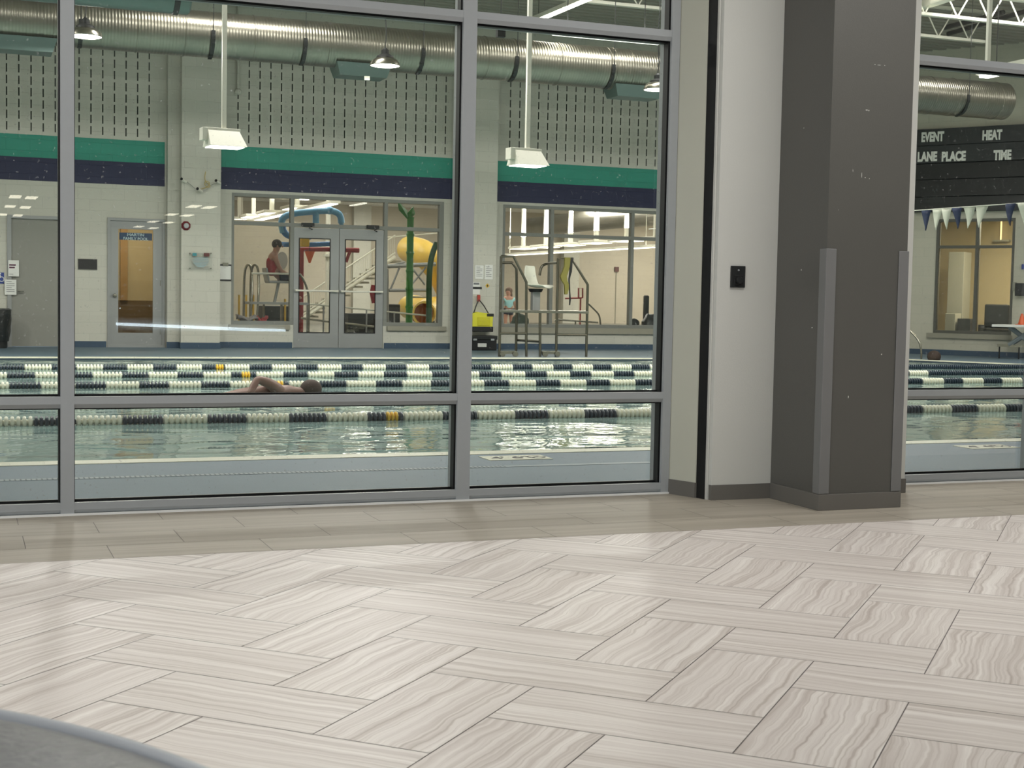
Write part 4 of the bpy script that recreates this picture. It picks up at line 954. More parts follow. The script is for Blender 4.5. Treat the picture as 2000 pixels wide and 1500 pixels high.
link('white_label', box(B(), at(932, 673, Y=19.45).x, at(949, 673, Y=19.45).x, 19.412, 19.42, ZD+.07, ZD+.14), M_paper, cr_)
lb_ = B()
for px in (924, 958): q = at(px, 663, Y=19.42); box(lb_, q.x, q.x+.07, 19.39, 19.41, .155, .19)
link('latches', lb_, M_alu, cr_)
# papers, signs, clipboard
def paper(pa, pb_, y, label, cat='notice', m=M_paper, ink=True, name='paper_notice', th=.004, group=None):
    a, b_ = at(pa[0], pa[1], Y=y), at(pb_[0], pb_[1], Y=y)
    r = thing(name, label, cat, (a.x, y, b_.z), group); link('sheet', box(B(), a.x, b_.x, y-th, y, b_.z, a.z), m, r)
    if ink:
        k_ = B(); H_, W_ = a.z-b_.z, b_.x-a.x; n = 6
        for i in range(n):
            z = a.z-H_*(.12+.13*i); box(k_, a.x+W_*.15, a.x+W_*(.85 if i % 3 else .6), y-th-.0008, y-th, z-H_*.035, z)
        link('print', k_, M_ink, r)
    return r
PYF = 19.745
paper((928, 518), (944, 545), PYF, 'left of two white printed notices on the right pilaster', group='notices on the right pilaster')
paper((947, 517), (962, 546), PYF, 'right of two white printed notices on the right pilaster', group='notices on the right pilaster')
ds = thing('warning_label', 'small yellow diamond sticker beside the notices on the pilaster', 'sticker', tuple(at(952, 558, Y=PYF)))
q = at(952, 558, Y=PYF); link('diamond', box(B(), -.032, .032, -.004, 0, -.032, .032, Matrix.Translation((q.x, PYF, q.z)) @ Matrix.Rotation(math.pi/4, 4, 'Y')), M_yel, ds); link('symbol', box(B(), q.x-.012, q.x+.012, PYF-.006, PYF-.004, q.z-.018, q.z+.018), M_mark, ds)
r = paper((923, 551), (937, 575), PYF, 'white sheet with a dark picture above the yellow bag', ink=False)
link('picture', rct(B(), (923, 560), (941, 565), PYF-.005, .003), M_dark, r); link('caption', rct(B(), (925, 552), (936, 556), PYF-.005, .002), M_ink, r)
# left side notices
M_blueS = mat('blue_access_sign', (44, 66, 140), .5)
r = paper((16, 508), (37, 540), YF-.045, 'white notice with purple heading on the grey door frame', ink=False)
link('heading', rct(B(), (18, 516), (31, 519), YF-.05, .002), mat('maroon_ink', (96, 50, 76), .7), r); link('heading', rct(B(), (18, 521), (29, 524), YF-.05, .002), mat('maroon_ink2', (96, 50, 76), .7), r); link('footer', rct(B(), (18, 535), (26, 536), YF-.05, .002), M_ink, r)
paper((9, 546), (32, 576), YF-.04, 'handwritten white sheet under the purple-headed notice', name='handwritten_note')
r = paper((-8, 532), (8, 554), YF-.006, 'blue accessibility sign cut by the left edge of the photo', 'sign', M_blueS, False, 'access_sign')
q = at(3, 543, Y=YF-.012); b = B(); lathe(b, [(.035, 0), (.035, .002), (.047, .002), (.047, 0)], 20, Matrix.Translation((q.x, YF-.011, q.z-.02)) @ Matrix.Rotation(math.pi/2, 4, 'X')); box(b, q.x-.03, q.x-.015, YF-.014, YF-.011, q.z, q.z+.06); ell(b, (q.x-.02, YF-.012, q.z+.08), .012, .003, .012, 8)
link('wheelchair_symbol', b, M_paper, r)
r = thing('room_plaque', 'small dark rectangular plaque left of the tan glass door', 'plaque', (X(171), YF, 1.4)); link('panel', rct(B(), (153, 506), (189, 526), YF-.0, .03), M_black, r, bev=.004); link('rim', rct(B(), (152, 505), (190, 527.5), YF-.0, .015), mat('grey_rim', (130, 130, 122), .5), r)
al = at(363, 441, Y=19.75)
r = thing('fire_alarm', 'dark red fire alarm with pale round centre on the left pilaster', 'fire alarm', tuple(al))
link('housing', lathe(B(), [(0, .06), (.05, .06), (.085, .03), (.088, 0), (0, 0)], 8, Matrix.Translation(al) @ Matrix.Rotation(math.pi/2, 4, 'X') @ Matrix.Rotation(math.pi/8, 4, 'Z')), mat('dark_red', (112, 28, 38), .5), r)
link('strobe_disc', lathe(B(), [(0, .07), (.04, .068), (.052, .055), (.052, .05)], 24, Matrix.Translation(al) @ Matrix.Rotation(math.pi/2, 4, 'X')), M_alu, r, True)
# acrylic poster
r = thing('acrylic_poster', 'clear acrylic poster with pale blue text on the left pilaster', 'poster', tuple(at(390, 528, Y=19.7)))
link('sheet', rct(B(), (369, 492), (414, 528), 19.70, .008), glass_mat('acrylic', (.99, 1, 1)), r)
M_btxt = mat('pale_blue_print', (150, 182, 192), .6); bz = B()
for k in range(7):
    w_ = [14, 15, 16, 15, 14, 11, 7][k]; rct(bz, (392-w_, 503+k*2.8), (392+w_, 504.8+k*2.8), 19.69, .001)
link('print', bz, M_btxt, r); link('logo', rct(B(), (376, 494), (384, 500), 19.69, .001), mat('teal_logo', (60, 140, 150), .6), r); link('photo', rct(B(), (398, 494), (409, 501), 19.69, .001), mat('maroon_photo', (96, 52, 50), .6), r)
sc_ = B()
for px in (371, 412):
    for py in (495, 524): q = at(px, py, Y=19.7); tube(sc_, [(q.x, 19.75, q.z), (q.x, 19.685, q.z)], .012, 8)
link('standoffs', sc_, M_steel, r)
# clipboard
r = thing('clipboard', 'white paper on a clipboard hung on the wall left of the window', 'clipboard', tuple(at(440, 548, Y=YF)))
link('board', rct(B(), (430, 516), (451.5, 549), YF-.001, .012), M_dark, r); link('sheet', rct(B(), (430, 519), (451, 546), YF-.014, .003), M_paper, r); link('clip', rct(B(), (435, 513), (446, 520), YF-.017, .012), M_steel, r)
# cameras and cable on the pilaster
for i, (px, py, lab) in enumerate(((357, 352, 'small wall camera at the left edge of the pilaster'), (388, 371, 'small wall camera low in the middle of the pilaster cable bundle'), (424, 355, 'small wall camera at the right edge of the pilaster'))):
    q = at(px, py, Y=19.7); r = thing('security_camera', lab, 'camera', tuple(q), 'small cameras on the left pilaster')
    link('mount', tube(B(), [(q.x+.05, 19.75, q.z-.02), (q.x+.03, 19.66, q.z-.03)], .016, 8), M_wfix, r); link('camera_head', tube(B(), [(q.x+.05, 19.66, q.z-.03), (q.x-.03, 19.60, q.z+.01)], [.026, .03], 10), M_wfix, r, True)
    link('lens', tube(B(), [(q.x-.03, 19.60, q.z+.01), (q.x-.045, 19.59, q.z+.018)], .026, 10), M_black, r, True)
r = thing('cable_coil', 'coil of yellowish cable hanging between the pilaster cameras', 'cable', tuple(at(403, 350, Y=19.7)))
cpts = [at(402, 335, Y=19.72), at(400, 345, Y=19.7), at(402, 355, Y=19.69), at(410, 362, Y=19.69), at(407, 366, Y=19.69), at(400, 361, Y=19.69), at(402, 354, Y=19.68), at(409, 357, Y=19.68), at(405, 365, Y=19.68), at(396, 368, Y=19.7), at(388, 371, Y=19.7)]
link('yellow_cable', tube(B(), curve(cpts, 6), .008, 6), mat('tan_cable', (188, 168, 104), .6), r, True)
link('grey_cable', tube(B(), curve([at(364, 354, Y=19.7), at(374, 362, Y=19.7), at(384, 370, Y=19.7), at(398, 373, Y=19.7), at(412, 362, Y=19.7), at(424, 357, Y=19.7)], 6), .006, 6), mat('grey_cable', (150, 152, 146), .6), r, True)
# bin with bag at the left edge
q = at(2, 680, Z=ZD)
r = thing('trash_bin', 'grey bin with a rumpled black liner at the left edge by the grey door', 'bin', (q.x, 19.6, ZD))
T4 = Matrix.Translation((q.x-.10, 19.65, ZD))
link('bin_body', lathe(B(), [(0, 0), (.20, 0), (.24, .6), (.0, .6)], 24, T4), M_dark, r, True)
b = lathe(B(), [(.225, .12), (.25, .3), (.27, .5), (.275, .62), (.27, .67), (.23, .69), (.0, .66)], 40, T4)
for v in b.verts: 
    a_ = math.atan2(v.co.y-T4.translation.y, v.co.x-T4.translation.x); k = 1+.05*math.sin(a_*7+v.co.z*9)+.03*math.sin(a_*13-v.co.z*20); v.co.x = T4.translation.x+(v.co.x-T4.translation.x)*k; v.co.y = T4.translation.y+(v.co.y-T4.translation.y)*k
link('bin_liner', b, M_bag, r, True)
# table with cone at right edge
def ot(px, py, dep=-.9):
    P = Vector((WP.x, WP.y, 0)) - WN*dep; q = at(px, py, plane=(P, WN)); return ((q-Vector((WP.x, WP.y, 0))).dot(WD), q.z)
a = ot(1943, 632); b_ = ot(2000, 640)
r = thing('folding_table', 'white-topped table with crossed grey legs by the oblique wall', 'table', tuple(OM @ Vector((a[0]+.4, -.7, ZD))))
zt4 = ot(1970, 634)[1]; link('table_top', box(B(), a[0], a[0]+1.5, -1.1, -.35, zt4-.05, zt4, OM), M_paper, r, bev=.008)
lg = mat('grey_blue_leg', (122, 132, 136), .5)
for s0, s1 in ((.25, .75), (.75, .25)): 
    b = B(); tube(b, [OM @ Vector((a[0]+s0, -.72, zt4-.05)), OM @ Vector((a[0]+s1, -.72, zt4-.42))], .05, 8); link('cross_leg', b, lg, r)
zb4 = zt4-.42; link('lower_frame', box(B(), a[0]+.02, a[0]+1.3, -.76, -.7, zb4-.03, zb4+.02, OM), M_steel, r)
for s0 in (.06, .45, 1.2): link('leg', tube(B(), [OM @ Vector((a[0]+s0, -.73, zb4)), OM @ Vector((a[0]+s0, -.73, ZD))], .014, 8), M_dark, r)
q = OM @ Vector((ot(1991, 620)[0], -.72, zt4))
r = thing('traffic_cone', 'small orange cone standing on the white table', 'cone', tuple(q))
link('cone_body', lathe(B(), [(.075, .012), (.02, .22), (.012, .225), (0, .225)], 24, Matrix.Translation(q)), M_orange, r, True); link('cone_base', box(B(), -.09, .09, -.09, .09, 0, .014, Matrix.Translation(q)), M_orange, r)
# small wall devices right of the office window
r = thing('wall_speaker', 'dark wall bracket device right of the office window', 'wall device', tuple(OM @ Vector((oh(1990, 565)[0], 0, oh(1990, 565)[1]))))
a = oh(1986, 553); b_ = oh(2000, 578); link('body', box(B(), a[0], b_[0]+.1, -.12, 0, b_[1], a[1], OM), M_black, r, bev=.01); link('plate', box(B(), a[0]-.08, a[0]-.0, -.02, 0, b_[1]+.1, a[1]+.02, OM), M_gcab, r)
a = oh(1996, 516); b_ = oh(2006, 526); r = tag(link('blue_sign', box(B(), a[0], b_[0], -.02, 0, b_[1], a[1], OM), M_blueS), 'small blue sign at the right edge above the wall device', 'sign')

# ------------------------------------------------------------------ FAMILY POOL ROOM behind the far wall
Y2 = 48
b = B(); box(b, 3.95, 4.05, YF+.2, Y2, ZD, 4.6); struct(link('wall_family_left', b, block_mat('beige_block_side', (196, 184, 162), 'Y')))
struct(link('wall_family_back', box(B(), 3.95, 32, Y2, Y2+.2, ZD, 4.6), M_fwall)); struct(link('wall_family_right', box(B(), 30, 30.2, YF+.2, Y2, ZD, 4.6), block_mat('beige_block_side2', (196, 184, 162), 'Y')))
struct(link('ceiling_family', box(B(), 3.95, 32, YF+.2, Y2, 4.5, 4.7), M_lobceil)); struct(link('floor_family', box(B(), 3.95, 32, YF+.2, Y2, ZD-.1, ZD), M_ffloor))
b = B()
for x in (14.5, 19.0, 23.5): box(b, x, x+.7, Y2-.3, Y2, ZD, 4.5)
struct(link('wall_family_piers', b, M_block))
# rows of pole lights
def A(px, py, **k): return at(px, py, **k)
M_fixg = emis('pool_room_lens', (255, 250, 240), 3.0)
for i in range(6):
    px = (1022, 1066, 1114, 1164, 1224, 1281)[i]; py = (485, 482, 477, 468, 462, 468)[i]
    q = at(px, (486, 483, 479, 475, 471, 468)[i], X=17.0)
    flat_fixture(17.0, q.y, q.z, 4.495, ['farthest', 'second farthest', 'third farthest', 'third nearest', 'second nearest', 'nearest'][i]+' white pole light seen through the right-hand window bay', 'pole lights in the room behind the right bay', M_fixg)
for i, px in enumerate((467, 495, 531, 580)):
    q = at(px, 430-(px-465)*.19, X=8.0)
    if q.y > Y2-1: continue
    flat_fixture(8.0, q.y, min(q.z, 4.2), 4.495, ['first', 'second', 'third', 'fourth'][i]+' white pole light from the left in the transom above the seated lifeguard', 'pole lights in the room behind the middle bay', M_fixg)
def run_strip(x, ya, yb, z, label):
    r = thing('light_track', label, 'light track', (x, (ya+yb)/2, z)); link('housing', box(B(), x-.12, x+.12, ya, yb, z, z+.06), M_wfix, r); link('lens', box(B(), x-.09, x+.09, ya+.1, yb-.1, z-.02, z), M_fixg, r)
    for yy in (ya+.6, yb-.6): link('hanger_rod', tube(B(), [(x, yy, z+.06), (x, yy, 4.495)], .012, 6), M_wfix, r)
qa, qb = at(983, 492, X=17), at(1282, 470, X=17); run_strip(17.0, qb.y, qa.y, qa.z-.12, 'long pale light track crossing the right bay window')
qa, qb = at(466, 430, X=8.0), at(655, 395, X=8.0); run_strip(8.0, qb.y, qa.y, qa.z-.13, 'pale light track running diagonally across the transom above the doors')
# room duct
r = tag(link('room_duct', lathe(B(), [(.32, 4.1), (.32, 13.5)], 32, Matrix.Translation((0, 30, 3.75)) @ RX), M_duct, smooth=True), 'silver duct across the room behind the double doors', 'duct')
r = tag(link('room_duct', lathe(B(), [(.35, 23), (.35, 44)], 32, Matrix.Translation((20.5, 0, 3.7)) @ Matrix.Rotation(-math.pi/2, 4, 'X')), M_duct, smooth=True), 'silver duct running away in the room behind the right bay', 'duct')
for yy in (26, 32, 38): link('hanger_rod', tube(B(), [(20.5, yy, 3.9), (20.5, yy, 4.5)], .02, 6), M_dark, r)
def pipes(name, label, cat, segs, loc=None, group=None):
    r = thing(name, label, cat, loc or tuple(segs[0][1][0]), group)
    for nm_, pts, rad, m in segs: link(nm_, tube(B(), pts, rad, 14), m, r, True)
    return r
# bamboo post
q = at(799, 628, Y=22.6)
r = thing('bamboo_post', 'tall green bamboo-shaped water post with leaves on top', 'water feature', (q.x, 22.6, ZD))
pr2 = []; zt5 = at(800, 424, Y=22.6).z; n = 7
for k in range(n):
    z0 = ZD+(zt5-ZD)*k/n; z1 = ZD+(zt5-ZD)*(k+1)/n; pr2 += [(.082, z0+.0), (.092, z0+.02), (.074, z0+.06), (.072, z1-.05)]
link('stalk', lathe(B(), [(0, ZD)]+pr2+[(.085, zt5), (0, zt5)], 20, Matrix.Translation((q.x, 22.6, 0))), M_green, r, True)
for (xa_, ya_), (xb_, yb_) in (((797, 430), (776, 392)), ((799, 430), (806, 404))):
    p0, p1 = at(xa_, ya_, Y=22.6), at(xb_, yb_, Y=22.6); b = B(); pm = (p0+p1)/2; dx_ = .09
    vs_ = [b.verts.new(v) for v in (p0, pm+Vector((-dx_, -.02, 0)), p1, pm+Vector((dx_, .03, 0)))]; c0 = b.verts.new(pm+Vector((0, -.05, .0)))
    for k in range(4): b.faces.new((vs_[k], vs_[(k+1) % 4], c0))
    o = link('leaf', b, M_green, r); sm = o.modifiers.new('s', 'SOLIDIFY'); sm.thickness = .02
pts = [at(838, 625, Y=22.3), at(838, 590, Y=22.3), at(838, 555, Y=22.3), at(840, 520, Y=22.3), at(845, 495, Y=22.3), at(853, 474, Y=22.3)]; pts[0].z = ZD
pipes('curved_spray_post', 'dark green curved spray post right of the bamboo post', 'water feature', [('post', curve(pts, 5), .062, M_dgreen)], tuple(pts[0]))
# yellow slide
SY_ = 26.5
r = thing('water_slide', 'yellow tube water slide behind the right-hand side window', 'water slide', tuple(at(830, 640, Y=SY_)))
cpt = [at(800, 487, Y=SY_+1.2), at(815, 490, Y=SY_+.5), at(834, 500, Y=SY_), at(858, 530, Y=SY_+.3), at(880, 575, Y=SY_+1), at(866, 598, Y=SY_+.6), at(835, 604, Y=SY_+.2), at(812, 600, Y=SY_+.6), at(800, 600, Y=SY_+1.4)]
link('upper_tube', tube(B(), curve(cpt[:5], 6), .33, 20), M_slide, r, True); link('lower_tube', tube(B(), curve(cpt[4:], 6), .30, 20), M_slide, r, True)
p = at(827, 612, Y=SY_-1.2); link('support_leg', tube(B(), [at(845, 598, Y=SY_+.4), Vector((at(845, 598, Y=SY_+.4).x, SY_+.4, ZD))], .06, 10), M_alu2, r); link('slide_mouth', tube(B(), [at(840, 604, Y=SY_), p], [.30, .27], 24, False), M_slide, r, True); 
b = B(); lathe(b, [(.24, 0), (.29, 0), (.29, .05), (.24, .05)], 28, Matrix.Translation(p) @ Matrix.Rotation(math.pi/2, 4, 'X')); link('mouth_rim', b, M_slide, r, True)
link('mouth_interior', lathe(B(), [(0, -.4), (.23, -.38), (.235, 0)], 28, Matrix.Translation(p) @ Matrix.Rotation(math.pi/2, 4, 'X')), mat('amber_inside', (190, 112, 40), .5), r, True)
# slide tower frame
r = thing('slide_tower', 'grey steel braces and deck holding up the yellow slide', 'frame', tuple(at(790, 640, Y=25.5)))
for pa, pb_, rad in (((757, 520), (850, 516), .05), ((760, 567), (840, 567), .04), ((762, 567), (782, 518), .025), ((802, 520), (830, 556), .025), ((803, 557), (832, 522), .025), ((755, 525), (756, 630), .05), ((857, 470), (857, 630), .03), ((755, 520), (790, 512), .02), ((800, 580), (840, 581), .02)):
    link('brace', tube(B(), [at(*pa, Y=25.5), at(*pb_, Y=25.5)], rad, 8), M_alu2, r)
# stairs with white railing
ST = 29.0
r = thing('staircase', 'white-railed staircase rising to the right behind the double doors', 'staircase', tuple(at(600, 625, Y=ST)))
def sl_(px): return 620-(px-595)*.93*.76
for dz_ in (0, 8, 42):
    link('rail', tube(B(), [at(592, 622-dz_, Y=ST), at(772, 622-dz_-118*1.02, Y=ST)], .02 if dz_ else .05, 8), M_joist, r)
bl = B()
for k in range(45):
    px = 594+k*4; yb_ = 622-(px-592)*.669; tube(bl, [at(px, yb_-8, Y=ST), at(px, yb_-42, Y=ST)], .007, 5)
link('balusters', bl, M_joist, r)
sk_ = B(); 
for k in range(14):
    px = 600+k*12.5; q = at(px, 622-(px-592)*.669, Y=ST); box(sk_, q.x, q.x+.32, ST+.1, ST+1.2, q.z-.05, q.z)
link('treads', sk_, M_sill, r)
lo = B(); tube(lo, [at(736, 440+25, Y=ST), at(860, 455, Y=ST)], .02, 6); link('landing_rail', lo, M_joist, r)
# white post
q = at(639, 625, Y=26); r = thing('round_post', 'white post standing behind the left door leaf', 'post', (q.x, 26, ZD))
link('shaft', tube(B(), [(q.x, 26, ZD), (q.x, 26, 4.5)], .055, 16), M_wfix, r, True); z_ = at(639, 499, Y=26).z; link('collar', box(B(), q.x-.09, q.x+.09, 25.9, 26.1, z_-.03, z_+.03), M_wfix, r)
# blue pipework with ring
r = thing('spray_pipework', 'blue looping overhead spray pipes above the double doors', 'water feature', tuple(at(560, 420, Y=24)))
YB = 24.0; pt = lambda px, py, Y=YB: at(px, py, Y=Y)
link('overhead_pipe', tube(B(), curve([pt(553, 455), pt(550, 435), pt(556, 423), pt(575, 417), pt(600, 414), pt(630, 412), pt(652, 413), pt(664, 421), pt(667, 436)], 5), .072, 14), M_lblue, r, True)
link('drop_pipe', tube(B(), [pt(617, 413), pt(617, 436)], .07, 14), M_lblue, r, True)
link('ring_pipe', tube(B(), curve([pt(553, 436), pt(553, 448), pt(560, 458), pt(575, 463), pt(600, 463), pt(615, 456)], 5), .072, 14), M_blue, r, True)
link('valve', ell(B(), pt(644, 411), .1, .1, .09, 12), M_lblue, r, True)
link('stand_post', tube(B(), [pt(667, 436), (pt(667, 436).x, YB, ZD)], .05, 12), M_lblue, r, True)
q = pt(556, 478); link('blue_barrel', tube(B(), [pt(549, 477), pt(572, 478), pt(600, 478), pt(648, 476)], .055, 14), M_blue, r, True)
r = thing('red_spray_arch', 'red pipe arch with orange cone bucket behind the left door leaf', 'water feature', tuple(pt(588, 620, 23.6)))
q = pt(588, 600, 23.6); zt6 = pt(588, 486, 23.6).z
link('post', tube(B(), [(q.x, 23.6, ZD), (q.x, 23.6, zt6)], .05, 14), M_red, r, True); link('cross_pipe', tube(B(), [pt(586, 487, 23.6), pt(640, 487, 23.6), pt(701, 489, 23.6)], [.05, .05, .055], 14), M_red, r, True)
link('short_pipe', tube(B(), curve([pt(684, 490, 23.6), pt(680, 500, 23.6), pt(676, 512, 23.6)], 4), .035, 12), M_red, r, True)
cq = pt(605, 492, 23.3); link('cone_bucket', lathe(B(), [(0, -.24), (.02, -.235), (.105, 0), (.11, .01), (0, .0)], 24, Matrix.Translation(cq)), M_orange, r, True)
ya_, yb2 = pt(587, 457, 23.3), pt(599, 482, 23.3); link('yellow_bucket', box(B(), ya_.x, yb2.x+.04, 23.2, 23.45, yb2.z, ya_.z), M_yel, r, bev=.02)
link('bucket_chain', tube(B(), [cq, (cq.x, cq.y, cq.z+.1)], .008, 6), M_dark, r)
# yellow bollard posts
for i, (px, py) in enumerate(((467, 576), (481, 576), (495, 576), (557, 584))):
    Yb = (22.7, 23.9, 23.0, 22.9)[i]; q = at(px, py, Y=Yb); r = thing('yellow_post', ['leftmost', 'second', 'third', 'rightmost'][i]+' slim yellow post inside the left side window', 'post', (q.x, Yb, ZD), 'slim yellow posts inside the left side window')
    link('pole', tube(B(), [(q.x, Yb, ZD), (q.x, Yb, q.z)], .022, 10), M_yel, r, True); link('foot', lathe(B(), [(0, 0), (.08, 0), (.03, .06), (0, .06)], 16, Matrix.Translation((q.x, Yb, ZD))), M_yel, r, True)
# seated lifeguard and stand
GY = 21.6
G = lambda px, py, Y=GY: at(px, py, Y=Y)
r = thing('lifeguard_stand', 'grey metal raised guard chair inside the left side window', 'lifeguard chair', (G(545, 640).x, GY, ZD))
zpl = G(540, 592).z
for px in (484, 497): q = G(px, 520); link('hoop_rail', tube(B(), curve([(q.x-.02, GY+.3, ZD), (q.x-.02, GY+.3, zpl), (q.x, GY+.3, q.z-.1), (q.x+.06, GY+.2, q.z+.03), (q.x+.1, GY+.1, q.z-.15), (q.x+.08, GY, zpl), (q.x+.0, GY, ZD)], 5), .024, 10), M_steel, r, True)
link('grab_bar', tube(B(), [G(492, 534), G(585, 535)], .02, 8), M_joist, r); link('platform', box(B(), G(487, 592).x, G(602, 592).x, GY-.05, GY+.6, zpl-.03, zpl+.02), M_alu2, r)
q = G(595, 535); link('front_rail', tube(B(), curve([G(585, 535), G(592, 545), G(600, 565), G(603, 592), (G(603, 620).x, GY, ZD)], 5), .024, 10), M_steel, r, True)
link('seat_post', tube(B(), [(G(541, 590).x, GY+.25, zpl), (G(549, 553).x, GY+.25, G(549, 553).z)], .03, 10), M_alu2, r)
link('leg', tube(B(), [(G(560, 592).x, GY+.5, zpl), (G(560, 592).x, GY+.5, ZD)], .024, 8), M_steel, r); link('leg', tube(B(), [(G(525, 592).x, GY+.5, zpl), (G(525, 592).x, GY+.5, ZD)], .024, 8), M_steel, r)
zs1 = G(545, 553).z; xg = G(545, 553).x
link('seat', box(B(), xg-.2, xg+.22, GY+.02, GY+.46, zs1-.0, zs1+.05), M_alu2, r, bev=.02); b = B(); box(b, -.02, .02, -.2, .2, 0, .28, Matrix.Translation((xg-.19, GY+.24, zs1+.03)) @ Matrix.Rotation(-.2, 4, 'Y')); link('seat_back', b, M_alu2, r, bev=.015)
r = thing('person', 'seated lifeguard in red tank top and dark shorts facing right', 'person', (xg, GY+.24, zs1+.05))
yg = GY+.24; zb = zs1+.12
V = [(xg-.05, yg, zb), (xg-.09, yg, zb+.16), (xg-.10, yg, zb+.32), (xg-.07, yg, zb+.43), (xg-.03, yg, zb+.50), (xg+.0, yg, zb+.585), (xg+.01, yg, zb+.66),
     (xg+.18, yg-.10, zb+.02), (xg+.38, yg-.11, zb+.0), (xg+.40, yg-.11, zb-.2), (xg+.38, yg-.11, zb-.38), (xg+.50, yg-.11, zb-.42),
     (xg+.18, yg+.10, zb+.02), (xg+.38, yg+.11, zb+.0), (xg+.40, yg+.11, zb-.2), (xg+.38, yg+.11, zb-.38), (xg+.50, yg+.11, zb-.42),
     (xg-.07, yg-.19, zb+.39), (xg-.02, yg-.22, zb+.24), (xg+.05, yg-.22, zb+.12), (xg+.17, yg-.17, zb+.07), (xg+.29, yg-.13, zb+.06),
     (xg-.07, yg+.19, zb+.39), (xg-.02, yg+.22, zb+.24), (xg+.05, yg+.22, zb+.12), (xg+.17, yg+.17, zb+.07), (xg+.29, yg+.13, zb+.06)]
Ed = [(0, 1), (1, 2), (2, 3), (3, 4), (4, 5), (5, 6), (0, 7), (7, 8), (8, 9), (9, 10), (10, 11), (0, 12), (12, 13), (13, 14), (14, 15), (15, 16), (3, 17), (17, 18), (18, 19), (19, 20), (20, 21), (3, 22), (22, 23), (23, 24), (24, 25), (25, 26)]
Rd = [(.13, .11), (.125, .10), (.13, .11), (.12, .09), .05, .08, .085, .085, .062, .055, .04, .03, .085, .062, .055, .04, .03, .06, .048, .042, .036, .028, .06, .048, .042, .036, .028]
skin_body('body', V, Ed, Rd, M_skin, r)
skin_body('tank_top', [(xg-.05, yg, zb+.02), (xg-.09, yg, zb+.16), (xg-.10, yg, zb+.32), (xg-.08, yg, zb+.40)], [(0, 1), (1, 2), (2, 3)], [(.145, .135), (.14, .125), (.145, .13), (.12, .10)], M_redcl, r)
skin_body('shorts', [(xg-.05, yg, zb), (xg+.18, yg-.10, zb+.02), (xg+.30, yg-.11, zb+.01), (xg+.18, yg+.10, zb+.02), (xg+.30, yg+.11, zb+.01)], [(0, 1), (1, 2), (0, 3), (3, 4)], [(.14, .13), .10, .085, .10, .085], M_navycl, r)
b = ell(B(), (xg+.0, yg, zb+.665), .105, .095, .10); link('hair', b, M_hair, r, True)
b = B(); ell(b, (xg+.115, yg, zb+.62), .018, .014, .02, 8); ell(b, (xg-.005, yg-.088, zb+.615), .02, .01, .028, 8); ell(b, (xg-.005, yg+.088, zb+.615), .02, .01, .028, 8); link('nose_and_ears', b, M_skin, r, True)
# girl in light blue top
KY = 31.0; q = at(994, 561, Y=KY); xk, zk = q.x, q.z
r = thing('person', 'distant long-haired person in a light blue top seen through the right bay window', 'person', (xk, KY, ZD)); hK = zk-ZD
f = hK/1.35
V = [(xk, KY, ZD+.70*f), (xk, KY, ZD+.88*f), (xk-.01, KY, ZD+1.03*f), (xk-.01, KY, ZD+1.10*f), (xk-.02, KY-.01, ZD+1.20*f), (xk-.02, KY-.01, ZD+1.27*f),
     (xk-.08, KY, ZD+.66*f), (xk-.09, KY-.02, ZD+.36*f), (xk-.09, KY, ZD+.06*f), (xk-.09, KY-.12, ZD+.03*f), (xk+.08, KY, ZD+.66*f), (xk+.09, KY, ZD+.36*f), (xk+.10, KY+.02, ZD+.06*f), (xk+.11, KY-.10, ZD+.03*f),
     (xk-.16, KY, ZD+1.02*f), (xk-.20, KY-.03, ZD+.82*f), (xk-.26, KY-.1, ZD+.64*f), (xk+.14, KY, ZD+1.02*f), (xk+.20, KY, ZD+.82*f), (xk+.22, KY-.05, ZD+.64*f)]
Ed = [(0, 1), (1, 2), (2, 3), (3, 4), (4, 5), (0, 6), (6, 7), (7, 8), (8, 9), (0, 10), (10, 11), (11, 12), (12, 13), (2, 14), (14, 15), (15, 16), (2, 17), (17, 18), (18, 19)]
Rd = [(.12, .09), (.11, .08), (.12, .08), .045, .08, .08, .075, .05, .035, .03, .075, .05, .035, .03, .05, .038, .03, .05, .038, .03]
skin_body('body', V, Ed, Rd, M_skin, r); skin_body('top', [V[0], V[1], V[2], V[14], ((V[14][0]+V[15][0])/2, KY, (V[14][2]+V[15][2])/2), V[17], ((V[17][0]+V[18][0])/2, KY, (V[17][2]+V[18][2])/2)], [(0, 1), (1, 2), (2, 3), (3, 4), (2, 5), (5, 6)], [(.14, .105), (.13, .10), (.13, .095), .062, .055, .062, .055], M_bluecl, r); skin_body('shorts', [V[0], V[6], ((V[6][0]+V[7][0])/2, KY, (V[6][2]+V[7][2])/2), V[10], ((V[10][0]+V[11][0])/2, KY, (V[10][2]+V[11][2])/2)], [(0, 1), (1, 2), (0, 3), (3, 4)], [(.13, .10), .09, .08, .09, .08], M_navycl, r)
b = ell(B(), (xk+.01, KY+.02, ZD+1.25*f), .105, .10, .11*f); ell(b, (xk+.05, KY+.06, ZD+1.12*f), .085, .06, .16*f); link('hair', b, mat('brown_hair', (84, 62, 48), .8), r, True)
